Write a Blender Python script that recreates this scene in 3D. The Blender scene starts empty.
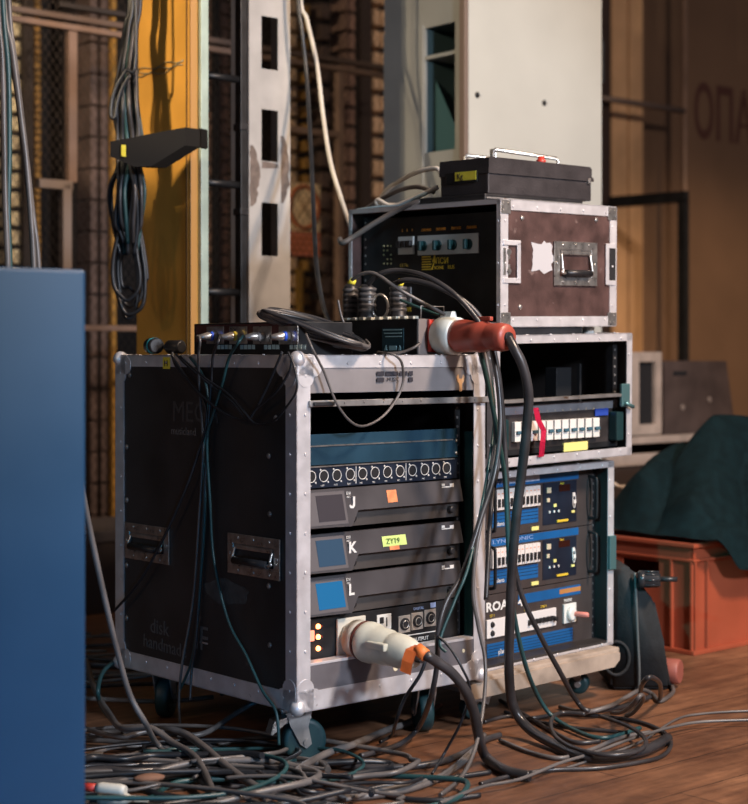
import bpy, bmesh, math, random
from mathutils import Vector, Matrix, noise
PI = math.pi
R = math.radians
random.seed(7)
C = bpy.context.scene.collection
V = Vector

# ------------------------------------------------------------------ camera calibration
F_, CX, CY, CH = 1590.0, 374.0, 356.0, 0.9
def P(px, py, Y):
    return V(((px-CX)/F_*Y, Y, CH-(py-CY)/F_*Y))
def FL(px, py, z=0.0):
    return P(px, py, (CH-z)*F_/(py-CY))
def frame(x, y, z, yaw, roll=0, pitch=0):
    return Matrix.Translation((x, y, z)) @ Matrix.Rotation(R(pitch), 4, 'X') @ Matrix.Rotation(R(roll), 4, 'Y') @ Matrix.Rotation(R(yaw), 4, 'Z')
def on(M, px, py, p=0.0, ax=1):
    """point of local plane y=p (ax=1) or x=p (ax=0) seen at a pixel, in local coordinates"""
    I = M.inverted(); o = I @ V((0, 0, CH)); d = (I.to_3x3() @ V(((px-CX)/F_, 1, -(py-CY)/F_)))
    t = (p-o[ax])/d[ax]
    return o+d*t

# ------------------------------------------------------------------ materials
MATS = {}
def mat(name, col, rough=.5, metal=0, var=.0, vs=8, col2=None, bump=0, bs=60, emit=None, es=1, wear=None, ws=14, wt=.62, coat=0, spec=.5):
    if name in MATS: return MATS[name]
    m = bpy.data.materials.new(name); m.use_nodes = True
    nt = m.node_tree; b = nt.nodes['Principled BSDF']
    b.inputs['Roughness'].default_value = rough; b.inputs['Metallic'].default_value = metal
    b.inputs['Coat Weight'].default_value = coat
    b.inputs['Specular IOR Level'].default_value = spec
    b.inputs['Base Color'].default_value = (*col, 1)
    tc = nt.nodes.new('ShaderNodeTexCoord')
    last = None
    if var > 0 or col2:
        n = nt.nodes.new('ShaderNodeTexNoise'); n.inputs['Scale'].default_value = vs; n.inputs['Detail'].default_value = 6
        nt.links.new(tc.outputs['Object'], n.inputs['Vector'])
        cr = nt.nodes.new('ShaderNodeValToRGB')
        cr.color_ramp.elements[0].position = .35; cr.color_ramp.elements[1].position = .68
        a = tuple(c*(1-var) for c in col); c2 = col2 or tuple(min(1, c*(1+var)) for c in col)
        cr.color_ramp.elements[0].color = (*a, 1); cr.color_ramp.elements[1].color = (*c2, 1)
        nt.links.new(n.outputs['Fac'], cr.inputs['Fac']); last = cr.outputs['Color']
        mr = nt.nodes.new('ShaderNodeMath'); mr.operation = 'MULTIPLY_ADD'
        mr.inputs[1].default_value = .25; mr.inputs[2].default_value = max(0, rough-.12)
        nt.links.new(n.outputs['Fac'], mr.inputs[0]); nt.links.new(mr.outputs[0], b.inputs['Roughness'])
    if wear:
        n2 = nt.nodes.new('ShaderNodeTexNoise'); n2.inputs['Scale'].default_value = ws; n2.inputs['Detail'].default_value = 9; n2.inputs['Roughness'].default_value = .7
        nt.links.new(tc.outputs['Object'], n2.inputs['Vector'])
        r2 = nt.nodes.new('ShaderNodeValToRGB'); r2.color_ramp.elements[0].position = wt; r2.color_ramp.elements[1].position = wt+.05
        nt.links.new(n2.outputs['Fac'], r2.inputs['Fac'])
        mx = nt.nodes.new('ShaderNodeMixRGB'); mx.inputs['Color1'].default_value = (*col, 1); mx.inputs['Color2'].default_value = (*wear, 1)
        nt.links.new(r2.outputs['Color'], mx.inputs['Fac'])
        if last: nt.links.new(last, mx.inputs['Color1'])
        last = mx.outputs['Color']
    if last: nt.links.new(last, b.inputs['Base Color'])
    if bump:
        n3 = nt.nodes.new('ShaderNodeTexNoise'); n3.inputs['Scale'].default_value = bs; n3.inputs['Detail'].default_value = 5
        nt.links.new(tc.outputs['Object'], n3.inputs['Vector'])
        bp = nt.nodes.new('ShaderNodeBump'); bp.inputs['Strength'].default_value = bump; bp.inputs['Distance'].default_value = .004
        nt.links.new(n3.outputs['Fac'], bp.inputs['Height']); nt.links.new(bp.outputs['Normal'], b.inputs['Normal'])
    if emit:
        b.inputs['Emission Color'].default_value = (*emit, 1); b.inputs['Emission Strength'].default_value = es
    MATS[name] = m
    return m
ALU = mat('aluminium', (.78, .77, .79), .40, .55, .08, 25, bump=.12, wear=(.42, .39, .38), ws=30, wt=.66)
ALU.node_tree.nodes['Principled BSDF'].inputs['Roughness'].default_value = .5
CHROME = mat('zinc', (.6, .58, .55), .3, .9, .2, 60, bump=.1)
PANEL = mat('case_laminate', (.030, .026, .025), .5, 0, .25, 7, bump=.12, bs=200, wear=(.085, .072, .065), ws=9, wt=.66)
BROWN = mat('brown_laminate', (.068, .036, .032), .5, 0, .4, 16, bump=.12, bs=200, wear=(.16, .11, .10), ws=12, wt=.62)
LAM = mat('grey_laminate', (.25, .238, .245), .45, .2, .10, 14, wear=(.6, .58, .57), ws=40, wt=.68)
STEEL = mat('dull_steel', (.4, .39, .38), .45, .8, .25, 18, wear=(.2, .13, .09), ws=22, wt=.6)
BLACK = mat('black_metal', (.014, .015, .017), .45, .2, .3, 20)
BLACKP = mat('black_plastic', (.018, .018, .02), .4, 0, .2, 30)
INNER = mat('black_inside', (.008, .008, .01), .8)
RUB = mat('cable_rubber', (.036, .034, .036), .34, 0, .35, 12)
RUBD = mat('black_rubber', (.014, .016, .020), .38, 0, .25, 12)
RUBG = mat('grey_rubber', (.115, .105, .10), .38, 0, .35, 9)
RUBT = mat('teal_rubber', (.018, .062, .066), .4, 0, .2, 12)
WHITEC = mat('white_cable', (.55, .52, .46), .5, 0, .1, 12)
WHITE = mat('white_plastic', (.72, .72, .68), .4, 0, .06, 12)
IVORY = mat('ivory_plastic', (.62, .62, .52), .38, 0, .1, 10)
RED = mat('red_plastic', (.36, .07, .045), .42, 0, .15, 12, wear=(.45, .16, .12), ws=25, wt=.68)
REDP = mat('red_socket', (.5, .045, .03), .4)
BLUE = mat('blue_panel_print', (.008, .10, .29), .4, 0, .1, 10)
NAVY = mat('navy_panel', (.012, .019, .036), .38, .2, .2, 12)
TEALM = mat('blue_grey_panel', (.012, .05, .085), .45, .3, .2, 9)
AMP = mat('grey_paint_metal', (.075, .070, .075), .38, .35, .15, 8)
YEL = mat('yellow_sticker', (.78, .68, .06), .5, 0, .1, 30)
YPRINT = mat('yellow_print', (.7, .5, .04), .5)
WPRINT = mat('white_print', (.75, .75, .72), .5)
GREENS = mat('green_tape', (.55, .72, .22), .6, 0, .08, 40)
ORANGE = mat('orange_tape', (.85, .22, .05), .5, 0, .1, 40)
PINK = mat('pink_tape', (.72, .02, .09), .5, 0, .08, 30)
INK = mat('ink', (.02, .02, .03), .6)

# ------------------------------------------------------------------ mesh builder
class B:
    def __init__(s): s.bm = bmesh.new(); s.fi = 0
    def _mi(s, faces, mi):
        for f in faces: f.material_index = mi
    def box(s, x0, y0, z0, x1, y1, z1, mi=0, bev=0, M=None):
        vs = [s.bm.verts.new((x, y, z)) for z in (z0, z1) for y in (y0, y1) for x in (x0, x1)]
        fs = [s.bm.faces.new([vs[i] for i in q]) for q in ((0, 2, 3, 1), (4, 5, 7, 6), (0, 1, 5, 4), (2, 6, 7, 3), (0, 4, 6, 2), (1, 3, 7, 5))]
        s._mi(fs, mi)
        if bev:
            es = list({e for f in fs for e in f.edges})
            r = bmesh.ops.bevel(s.bm, geom=es, offset=bev, segments=2, affect='EDGES', profile=.6)
            s._mi(r['faces'], mi); vs = list({v for f in r['faces'] for v in f.verts})
        if M: bmesh.ops.transform(s.bm, matrix=M, verts=vs)
        return s
    def cyl(s, p0, p1, r0, r1=None, n=16, mi=0):
        p0, p1 = V(p0), V(p1); r1 = r0 if r1 is None else r1
        return s.lathe([(r0, 0), (r1, (p1-p0).length)], p0, p1-p0, n, mi, True)
    def lathe(s, prof, org, axis, n=20, mi=0, cap=True):
        q = V(axis).to_track_quat('Z', 'Y'); org = V(org); rings = []
        for r, h in prof:
            rings.append([s.bm.verts.new(org+q @ V((r*math.cos(2*PI*k/n), r*math.sin(2*PI*k/n), h))) for k in range(n)])
        for a, b in zip(rings, rings[1:]):
            for k in range(n):
                f = s.bm.faces.new((a[k], a[(k+1) % n], b[(k+1) % n], b[k])); f.material_index = mi; f.smooth = n > 6
        if cap:
            s._mi([s.bm.faces.new(rings[0][::-1]), s.bm.faces.new(rings[-1])], mi)
        return s
    def prism(s, poly, lo, hi, axis='y', mi=0):
        def mk(a, b, c): return {'y': (a, c, b), 'x': (c, a, b), 'z': (a, b, c)}[axis]
        a = [s.bm.verts.new(mk(p[0], p[1], lo)) for p in poly]; b = [s.bm.verts.new(mk(p[0], p[1], hi)) for p in poly]
        n = len(poly); fs = [s.bm.faces.new(a), s.bm.faces.new(b[::-1])]
        for k in range(n): fs.append(s.bm.faces.new((a[k], b[k], b[(k+1) % n], a[(k+1) % n])))
        s._mi(fs, mi); return s
    def tube(s, pts, r, n=8, mi=0, closed=False):
        pts = [V(p) for p in pts]; rings = []; m = len(pts); up = V((0, 0, 1)); side = None
        for i, p in enumerate(pts):
            if closed: t = pts[(i+1) % m]-pts[i-1]
            else: t = pts[min(i+1, m-1)]-pts[max(i-1, 0)]
            if t.length < 1e-9: t = V((0, 0, 1))
            t.normalize()
            if side is None:
                side = t.cross(up)
                if side.length < .05: side = t.cross(V((1, 0, 0)))
            side = side-t*side.dot(t)
            if side.length < 1e-6: side = t.orthogonal()
            side.normalize(); u = t.cross(side)
            rr = r[i] if isinstance(r, (list, tuple)) else r
            rings.append([s.bm.verts.new(p+(side*math.cos(2*PI*k/n)+u*math.sin(2*PI*k/n))*rr) for k in range(n)])
        pr = list(zip(rings, rings[1:]))
        if closed: pr.append((rings[-1], rings[0]))
        for a, b in pr:
            for k in range(n):
                f = s.bm.faces.new((a[k], a[(k+1) % n], b[(k+1) % n], b[k])); f.smooth = True; f.material_index = mi
        if not closed: s._mi([s.bm.faces.new(rings[0][::-1]), s.bm.faces.new(rings[-1])], mi)
        return s
    def ball(s, c, r, n=12, mi=0, sc=(1, 1, 1)):
        g = bmesh.ops.create_uvsphere(s.bm, u_segments=n, v_segments=n//2+2, radius=r, matrix=Matrix.Translation(c) @ Matrix.Diagonal((*sc, 1)))
        for v in g['verts']:
            for f in v.link_faces: f.smooth = True; f.material_index = mi
        return s
    def out(s, name, mats, parent=None, M=None):
        if not isinstance(mats, (list, tuple)): mats = [mats]
        bmesh.ops.recalc_face_normals(s.bm, faces=s.bm.faces[:])
        me = bpy.data.meshes.new(name); s.bm.to_mesh(me); s.bm.free()
        for m in mats: me.materials.append(m)
        o = bpy.data.objects.new(name, me); C.objects.link(o)
        if parent: o.parent = parent
        if M is not None: o.matrix_local = M
        return o
def thing(name, label, cat, M=None, group=None):
    o = bpy.data.objects.new(name, None); o.empty_display_size = .05; C.objects.link(o)
    if M is not None: o.matrix_world = M
    return tag(o, label, cat, group)
def tag(o, label, cat, group=None, kind=None):
    o['label'] = label; o['category'] = cat
    if group: o['group'] = group
    if kind: o['kind'] = kind
    return o
def struct(o): o['kind'] = 'structure'; return o
def text(s, m, parent, x, y, z, size, name='lettering', rotz=0, sx=1, ax='y', align='LEFT', bold=0):
    cu = bpy.data.curves.new('t', 'FONT'); cu.body = s; cu.size = size; cu.extrude = .0004; cu.align_x = align; cu.offset = bold; cu.resolution_u = 2
    o = bpy.data.objects.new('t', cu); C.objects.link(o); dg = bpy.context.evaluated_depsgraph_get()
    me = bpy.data.meshes.new_from_object(o.evaluated_get(dg)); bpy.data.objects.remove(o); me.name = name
    me.materials.clear(); me.materials.append(m)
    t = bpy.data.objects.new(name, me); C.objects.link(t); t.parent = parent
    Rm = Matrix.Rotation(PI/2, 4, 'X') if ax == 'y' else Matrix.Rotation(-PI/2, 4, 'Z') @ Matrix.Rotation(PI/2, 4, 'X')
    t.matrix_local = Matrix.Translation((x, y, z)) @ Rm @ Matrix.Rotation(rotz, 4, 'Z') @ Matrix.Diagonal((sx, 1, 1, 1))
    return t
def catmull(pts, k=8, closed=False):
    pts = [V(p) for p in pts]; n = len(pts); o = []
    rng = range(n) if closed else range(n-1)
    for i in rng:
        if closed: a, b, c, d = pts[i-1], pts[i], pts[(i+1) % n], pts[(i+2) % n]
        else: a, b, c, d = pts[max(i-1, 0)], pts[i], pts[i+1], pts[min(i+2, n-1)]
        for j in range(k):
            t = j/k
            o.append(.5*((2*b)+(-a+c)*t+(2*a-5*b+4*c-d)*t*t+(-a+3*b-3*c+d)*t**3))
    if not closed: o.append(pts[-1])
    return o
def cable(name, pts, r, m, label=None, cat='cable', group=None, parent=None, k=8, closed=False, n=8):
    if name == 'hanging_cable' and pts[0].z > 1.6: pts = [V(pts[0])+V((-.02, 0, 1.1)), V(pts[0])+V((-.01, 0, .5))]+list(pts)
    o = B().tube(catmull(pts, k, closed), r, n, closed=closed).out(name, m, parent)
    if label: tag(o, label, cat, group)
    return o

# ------------------------------------------------------------------ flight case pieces
def corner(parent, x, y, z, sx, sy, sz, r=.024):
    """ball corner: a ball with three rounded plates lying on the faces"""
    b = B().ball((x-sx*.007, y-sy*.007, z-sz*.007), r*.78)
    e = r*1.9; t = .0035
    def lo(a, s, l): return (a, a-s*l) if s < 0 else (a-s*l, a)
    X = sorted((x, x-sx*e)); Y = sorted((y, y-sy*e)); Z = sorted((z, z-sz*e))
    b.box(X[0], min(y, y+sy*t), Z[0], X[1], max(y, y+sy*t), Z[1], bev=.0015)
    b.box(min(x, x+sx*t), Y[0], Z[0], max(x, x+sx*t), Y[1], Z[1], bev=.0015)
    b.box(X[0], Y[0], min(z, z+sz*t), X[1], Y[1], max(z, z+sz*t), bev=.0015)
    # leaf ends of the plates
    for q in (.75,):
        b.cyl((x-sx*e, y, z-sz*e*.5), (x-sx*e, y+sy*t, z-sz*e*.5), e*.5, n=16)
        b.cyl((x-sx*e*.5, y, z-sz*e), (x-sx*e*.5, y+sy*t, z-sz*e), e*.5, n=16)
        b.cyl((x, y-sy*e*.5, z-sz*e), (x+sx*t, y-sy*e*.5, z-sz*e), e*.5, n=16)
        b.cyl((x, y-sy*e, z-sz*e*.5), (x+sx*t, y-sy*e, z-sz*e*.5), e*.5, n=16)
    return b.out('ball_corner', ALU, parent)
def dish_handle(parent, M, w=.118, h=.122, name='handle', tilt=0):
    """recessed flight-case handle on local plane y=0 of M (outwards is -y)"""
    b = B(); bo = .020
    # flange ring
    for q in ((0, 0, w, bo), (0, h-bo, w, h), (0, bo, bo, h-bo), (w-bo, bo, w, h-bo)):
        b.box(q[0], -.0035, q[1], q[2], 0, q[3], bev=.001)
    # bowl
    b.box(bo, .012, bo, w-bo, .014, h-bo)
    for q in ((bo, bo, bo+.003, h-bo), (w-bo-.003, bo, w-bo, h-bo), (bo, bo, w-bo, bo+.003), (bo, h-bo-.003, w-bo, h-bo)):
        b.box(q[0], -.002, q[1], q[2], .014, q[3])
    b.box(bo+.006, -.004, h-bo-.014, w-bo-.006, .006, h-bo-.004, bev=.002)
    for i in range(3):
        for z in (bo*.45, h-bo*.45): b.lathe([(.0045, 0), (.003, .002)], (w*(.2+.3*i), -.0035, z), (0, -1, 0), 10)
    for x in (bo*.45, w-bo*.45): b.lathe([(.0045, 0), (.003, .002)], (x, -.0035, h*.5), (0, -1, 0), 10)
    d = b.out(name, CHROME, parent, M)
    g = B().tube(catmull([(bo+.008, -.002, h-bo-.01), (bo+.007, -.009, bo+.02), (bo+.012, -.011, bo+.011), (w-bo-.012, -.011, bo+.011), (w-bo-.007, -.009, bo+.02), (w-bo-.008, -.002, h-bo-.01)], 5), .0032)
    g.out('handle_wire', CHROME, d)
    gg = B().cyl((bo+.014, -.011, bo+.012), (w-bo-.014, -.011, bo+.012), .0085, n=12)
    gg.out('grip', BLACKP, d)
    return d
def caster(parent, x, y, z, ang=0, brake=False, cap=None, r=.05, H=.125):
    M = Matrix.Translation((x, y, z-H)) @ Matrix.Rotation(ang, 4, 'Z')
    f = B()
    f.box(-.045, -.04, H-.006, .045, .04, H, bev=.001)
    f.lathe([(.028, H-.018), (.032, H-.006)], (0, 0, 0), (0, 0, 1), 16)
    for s in (-1, 1):
        f.prism([(-.03, H-.012), (.03, H-.012), (.022, H-.045), (.012+.018, .045), (.018, .036), (.004, .045), (-.02, H-.04)], s*.021-.002, s*.021+.002, 'y')
    f.cyl((.018, -.026, r), (.018, .026, r), .008, n=10)
    fo = f.out('caster_fork', STEEL, parent, M)
    w = B().lathe([(r-.012, -.016), (r-.003, -.0165), (r, -.010), (r, .010), (r-.003, .0165), (r-.012, .016)], (.018, 0, r), (0, 1, 0), 28)
    w.out('caster_wheel', mat('teal_lit_wheel_rubber', (.012, .045, .052), .45, 0, .2, 14), fo)  # teal light on the wheels is partly put into the rubber colour
    if brake:
        bk = B().prism([(-.055, r+.05), (-.02, r+.058), (.03, r+.055), (.03, r+.05), (-.02, r+.05), (-.06, r+.02), (-.064, r+.022)], -.018, .018, 'y')
        bk.out('caster_brake', CHROME, fo)
    return fo
def edge(parent, a, b, wA, dirA, wB, dirB, t=.0025, m=None, riv=True, name='edge_profile'):
    """angle profile along a-b; legs of width wA in dirA and wB in dirB, thickness outwards"""
    a, b, A, Bd = V(a), V(b), V(dirA), V(dirB)
    L = (b-a); n = B(); oA, oB = -Bd, -A
    def slab(d, w, o):
        vs = [a+o*q*t+e*d*w-(d*t if e == 0 else V((0,0,0)))*1 + L*s for s in (0, 1) for q in (0, 1) for e in (0, 1)]
        v = [n.bm.verts.new(p) for p in vs]
        for q in ((0, 1, 3, 2), (4, 6, 7, 5), (0, 4, 5, 1), (2, 3, 7, 6), (0, 2, 6, 4), (1, 5, 7, 3)): n.bm.faces.new([v[i] for i in q])
        if riv:
            k = max(2, int(L.length/.085))
            for i in range(k):
                p = a+L*((i+.5)/k)+d*w*.62+o*t
                n.lathe([(.0042, 0), (.0028, .0018)], p, o, 8)
    slab(A, wA, oA); slab(Bd, wB, oB)
    return n.out(name, m or ALU, parent)
def rivet(parent, p, d, r=.007):
    return B().lathe([(r, 0), (r*.85, .002), (r*.4, .0035)], p, d, 12).out('rivet', STEEL, parent)
def screw(parent, x, y, z, r=.0045, name='screw'):
    return B().lathe([(r, 0), (r*.9, .0025), (r*.4, .003)], (x, y, z), (0, -1, 0), 10).out(name, CHROME, parent)
X1, Y1, Z1 = (1, 0, 0), (0, 1, 0), (0, 0, 1)
NX, NY, NZ = (-1, 0, 0), (0, -1, 0), (0, 0, -1)
RP, RM = Matrix.Rotation(PI/2, 4, 'Z'), Matrix.Rotation(-PI/2, 4, 'Z')
def flight_case(t, w, d, h, side, ew=.034, el=.03, et=.03, eb=.036, ef=None, top=None, balls=True, back=True, cr=.024):
    th = .010
    B().box(0, 0, 0, th, d, h).out('side_panel', [side], t)
    B().box(w-th, 0, 0, w, d, h).out('side_panel', [side], t)
    B().box(th, 0, h-th, w-th, d, h).out('top_panel', [top or side], t)
    B().box(th, 0, 0, w-th, d, th).out('bottom_panel', [side], t)
    if back: B().box(th, d-th, th, w-th, d, h-th).out('back_panel', [INNER], t)
    for x, s in ((0, 1), (w, -1)):
        edge(t, (x, 0, 0), (x, 0, h), ew, (s, 0, 0), el, Y1)
        edge(t, (x, d, 0), (x, d, h), ew, (s, 0, 0), el, NY)
        edge(t, (x, 0, h), (x, d, h), et*.8, (s, 0, 0), et, NZ)
        edge(t, (x, 0, 0), (x, d, 0), et*.8, (s, 0, 0), eb, Z1)
    edge(t, (0, 0, h), (w, 0, h), ef or et, NZ, et, Y1, riv=not ef)
    edge(t, (0, 0, 0), (w, 0, 0), ef or eb, Z1, et, Y1, riv=not ef)
    edge(t, (0, d, h), (w, d, h), et, NZ, et, NY)
    if balls:
        for x, sx in ((0, -1), (w, 1)):
            for y, sy in ((0, -1), (d, 1)):
                for z, sz in ((0, -1), (h, 1)): corner(t, x, y, z, sx, sy, sz, cr)
def rack_rails(t, x0, x1, y, z0, z1):
    for x in (x0, x1):
        b = B().box(x-.009, y, z0, x+.009, y+.002, z1).box(x-.009, y, z0, x-.007, y+.02, z1)
        for k in range(int((z1-z0)/.0222)): b.lathe([(.0035, 0), (.0033, .0006)], (x, y, z0+.012+k*.0222), NY, 8, mi=1)
        b.out('rack_rail', [BLACK, STEEL], t)

# ================================================================== large case in front
WA, DA, HA = .575, .72, .771
FA = frame(-.167, 3.44, .129, 41.5)
A = thing('flight_case', 'large black wheeled flight case with aluminium edges and three lettered amplifiers in it', 'flight case', FA)
flight_case(A, WA, DA, HA, PANEL, ew=.036, el=.036, et=.026, eb=.040)
zl = on(FA, 320, 393)[2]; zs = .101
B().box(.036, 0, zl, WA-.036, .012, HA-.02).out('lintel_panel', LAM, A)
B().box(.036, 0, .03, WA-.036, .012, zs-.004).out('sill_panel', mat('shaded_grey_laminate', (.15, .14, .15), .45, .2, .15, 14, wear=(.35, .33, .32), ws=30, wt=.68), A)  # darker copy of the lintel laminate; the sill's shade is put into its colour
B().box(.034, -.001, zs-.006, WA-.034, .03, zs, bev=.001).out('sill_trim', ALU, A)
rack_rails(A, .045, WA-.045, .045, zs, zl)
B().box(WA-.036, .004, zs, WA-.012, .03, zl-.1).out('door_guide', mat('dark_green_metal', (.012, .05, .045), .35, .4), A)
q = on(FA, 320, 403); q2 = on(FA, 486, 400.5)
rl = B().box(.03, -.010, q[2]-.008, WA+.012, -.004, q[2]+.006, bev=.001)
for k in range(9): rl.lathe([(.003, 0), (.002, .0015)], (.07+k*.058, -.010, q[2]), NY, 8)
rl.out('front_rail', STEEL, A)
B().box(.037, -.016, q[2]-.006, .095, -.010, q[2]+.003, bev=.002).out('rail_catch', BLACKP, A)
for p0, p1, nm in (((126, 517), (170, 565), 0), ((229, 527), (281, 581), 0)):
    a = on(FA, p0[0], p0[1], 0, 0); b = on(FA, p1[0], p1[1], 0, 0)
    dish_handle(A, Matrix.Translation((-.001, a[1], b[2])) @ RM, a[1]-b[1], a[2]-b[2]-.012)
for p in ((130, 375), (127, 447), (127, 500), (127, 565), (127, 618), (269, 456), (270, 514), (269, 586), (270, 645), (276, 418)):
    a = on(FA, p[0], p[1], 0, 0); rivet(A, (-.0002, a[1], a[2]), NX)
a = on(FA, 163, 368, -.003, 0)
ys = B().box(-.0034, a[1]-.030, a[2]-.002, -.0028, a[1], a[2]+.026).out('yellow_tag', YEL, A); ys['label'] = 'small yellow sticker marked with a letter on the upper aluminium edge'
text('H', INK, ys, -.0042, a[1]-.006, a[2]+.004, .022, ax='x')
FADE = mat('faded_print', (.10, .092, .088), .6)
a = on(FA, 172, 421, -.0005, 0); text('MEGA', mat('fainter_print', (.06, .055, .053), .6), A, -.0005, a[1], a[2], .07, ax='x')
a = on(FA, 171, 434, -.0005, 0); text('musicland', mat('pale_print', (.17, .155, .14), .6), A, -.0005, a[1], a[2], .026, ax='x')
a = on(FA, 150, 632, -.0005, 0); text('disk', FADE, A, -.0005, a[1], a[2], .05, ax='x')
a = on(FA, 143, 646, -.0005, 0); text('handmade', FADE, A, -.0005, a[1], a[2], .045, ax='x', rotz=-.02)
a = on(FA, 194, 648, -.0005, 0); text('IF', FADE, A, -.0005, a[1], a[2], .08, ax='x')
a = on(FA, 200, 642, -.0006, 0)
B().box(-.0008, a[1]-.03, a[2]-.002, 0, a[1], a[2]+.002).out('scratch', mat('scratch_pale', (.35, .28, .25), .6), A)
a = on(FA, 226, 592, -.0005, 0)
pb = B(); 
pts = [(a[1]+.05*math.cos(t/20*2*PI)*2.1*(1+.1*math.sin(t*2.3))*.8, a[2]+.028*math.sin(t/20*2*PI)*(1+.15*math.sin(t*1.7))) for t in range(20)]
pb.prism(pts, -.0006, 0, 'x').out('rubbed_patch', mat('rubbed_laminate', (.06, .06, .058), .7, 0, .3, 40), A)
# label plate and wrench mark on the lintel
a = on(FA, 376, 371); b = on(FA, 412, 379)
lb = B()
for i, (u0, u1) in enumerate(((0, .2), (.24, .58), (.62, .84), (.88, 1))):
    for k in (0, 1):
        if k and i in (1, 2): continue
        uu = b[0]-a[0]; lb.box(a[0]+uu*u0, -.0035, a[2]-.011-k*.014, a[0]+uu*u1, -.0025, a[2]-.001-k*.014, bev=.0004)
lb.out('black_lettering_bar', INK, A)
text('MUSIC', INK, A, a[0]+.03, -.0036, a[2]-.024, .013)
a = on(FA, 461, 382, -.002)
wr = B(); poly = [(-.004, -.022), (.004, -.022), (.005, -.004), (.011, .002), (.013, .012), (.008, .018), (.005, .008), (-.005, .008), (-.008, .018), (-.013, .012), (-.011, .002), (-.005, -.004)]
wr.prism([(a[0]+p[0], a[2]+p[1]) for p in poly], -.0012, 0).out('wrench_mark', mat('wrench_print', (.7, .45, .25), .5), A)
a = on(FA, 396, 668, -.002)
B().lathe([(.008, 0), (.007, .0014)], (a[0], 0, a[2]), NY, 12).out('paper_dot', mat('cream_paper', (.75, .66, .45), .7), A)
a = on(FA, 464, 651, -.002); B().lathe([(.005, 0), (.004, .0014)], (a[0], 0, a[2]), NY, 12).out('paper_dot', MATS['cream_paper'], A)
caster(A, .045, .06, 0, R(-20), True, H=.129)
caster(A, .455, .08, 0, R(62), H=.129)
caster(A, .075, .62, 0, R(40), H=.129)
caster(A, .50, .62, 0, R(70), H=.129)

# ---- devices in the large case (u along the rack, z up), all on the plane y = .045
RKA = .045
def rack_dev(name, label, M, u, z, y=RKA, cat='rack device', group=None):
    return thing(name, label, cat, M @ Matrix.Translation((u, y, z)), group)
UL = .046
def zA(py, px=309): return on(FA, px, py, .035)[2]
z0 = zA(466); z1 = zA(435)
bl = rack_dev('blank_panel', 'plain dark blue folded drawer panel at the top of the large rack', FA, UL, z0, cat='panel')
B().box(0, -.004, 0, .4826, .002, (z1-z0)*.62, bev=.001).out('lower_plate', TEALM, bl)
B().box(0, -.001, (z1-z0)*.64, .4826, .004, z1-z0, bev=.001).out('upper_plate', TEALM, bl)
B().box(.003, -.006, (z1-z0)*.6, .465, 0, (z1-z0)*.64).out('plate_lip', CHROME, bl)
for z in (.01, .04): screw(bl, .476, -.004, z)
z2 = zA(489)
cp = rack_dev('connector_panel', 'one-unit patch panel with a row of twelve round sockets and white rings', FA, UL, z2, cat='patch panel')
hcp = z0-z2-.003
B().box(0, -.003, 0, .4826, .002, hcp, bev=.0006).out('face_plate', NAVY, cp)
B().box(0, -.006, hcp-.002, .470, -.002, hcp+.001).out('plate_lip', CHROME, cp)
for i, px in enumerate((310, 322.6, 335.7, 349, 361.4, 373.8, 386.3, 398.8, 411.3, 423.5, 434.7, 445.5)):
    u = on(FA, px, 480, RKA)[0]-UL; zc = hcp*.54
    s = B().tube([(u+.0128*math.cos(t/16*2*PI), -.0042, zc+.0128*math.sin(t/16*2*PI)) for t in range(16)], .0010, 5, 0, True)
    s.cyl((u, -.0005, zc), (u, -.0046, zc), .0105, n=16, mi=1)
    s.lathe([(.0028, 0), (.0015, .002)], (u+.013, -.003, zc-.014), NY, 8).lathe([(.0028, 0), (.0015, .002)], (u-.009, -.003, zc+.014), NY, 8)
    so = s.out('socket', [WPRINT, INNER], cp)
    text(('MIC' if i > 3 else 'OUT'), WPRINT, cp, u-.008, -.0032, .003, .005)
dv = B()
for px in (355, 405): u = on(FA, px, 480, RKA)[0]-UL; dv.box(u-.0008, -.0036, .004, u+.0008, -.003, hcp-.004)
dv.out('divider_line', WPRINT, cp)
SCR = [mat('screen_off', (.05, .045, .052), .25), mat('screen_dim', (.03, .06, .10), .25, emit=(.05, .16, .30), es=.10), mat('screen_blue', (.01, .06, .14), .25, emit=(.01, .20, .44), es=.5)]
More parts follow.
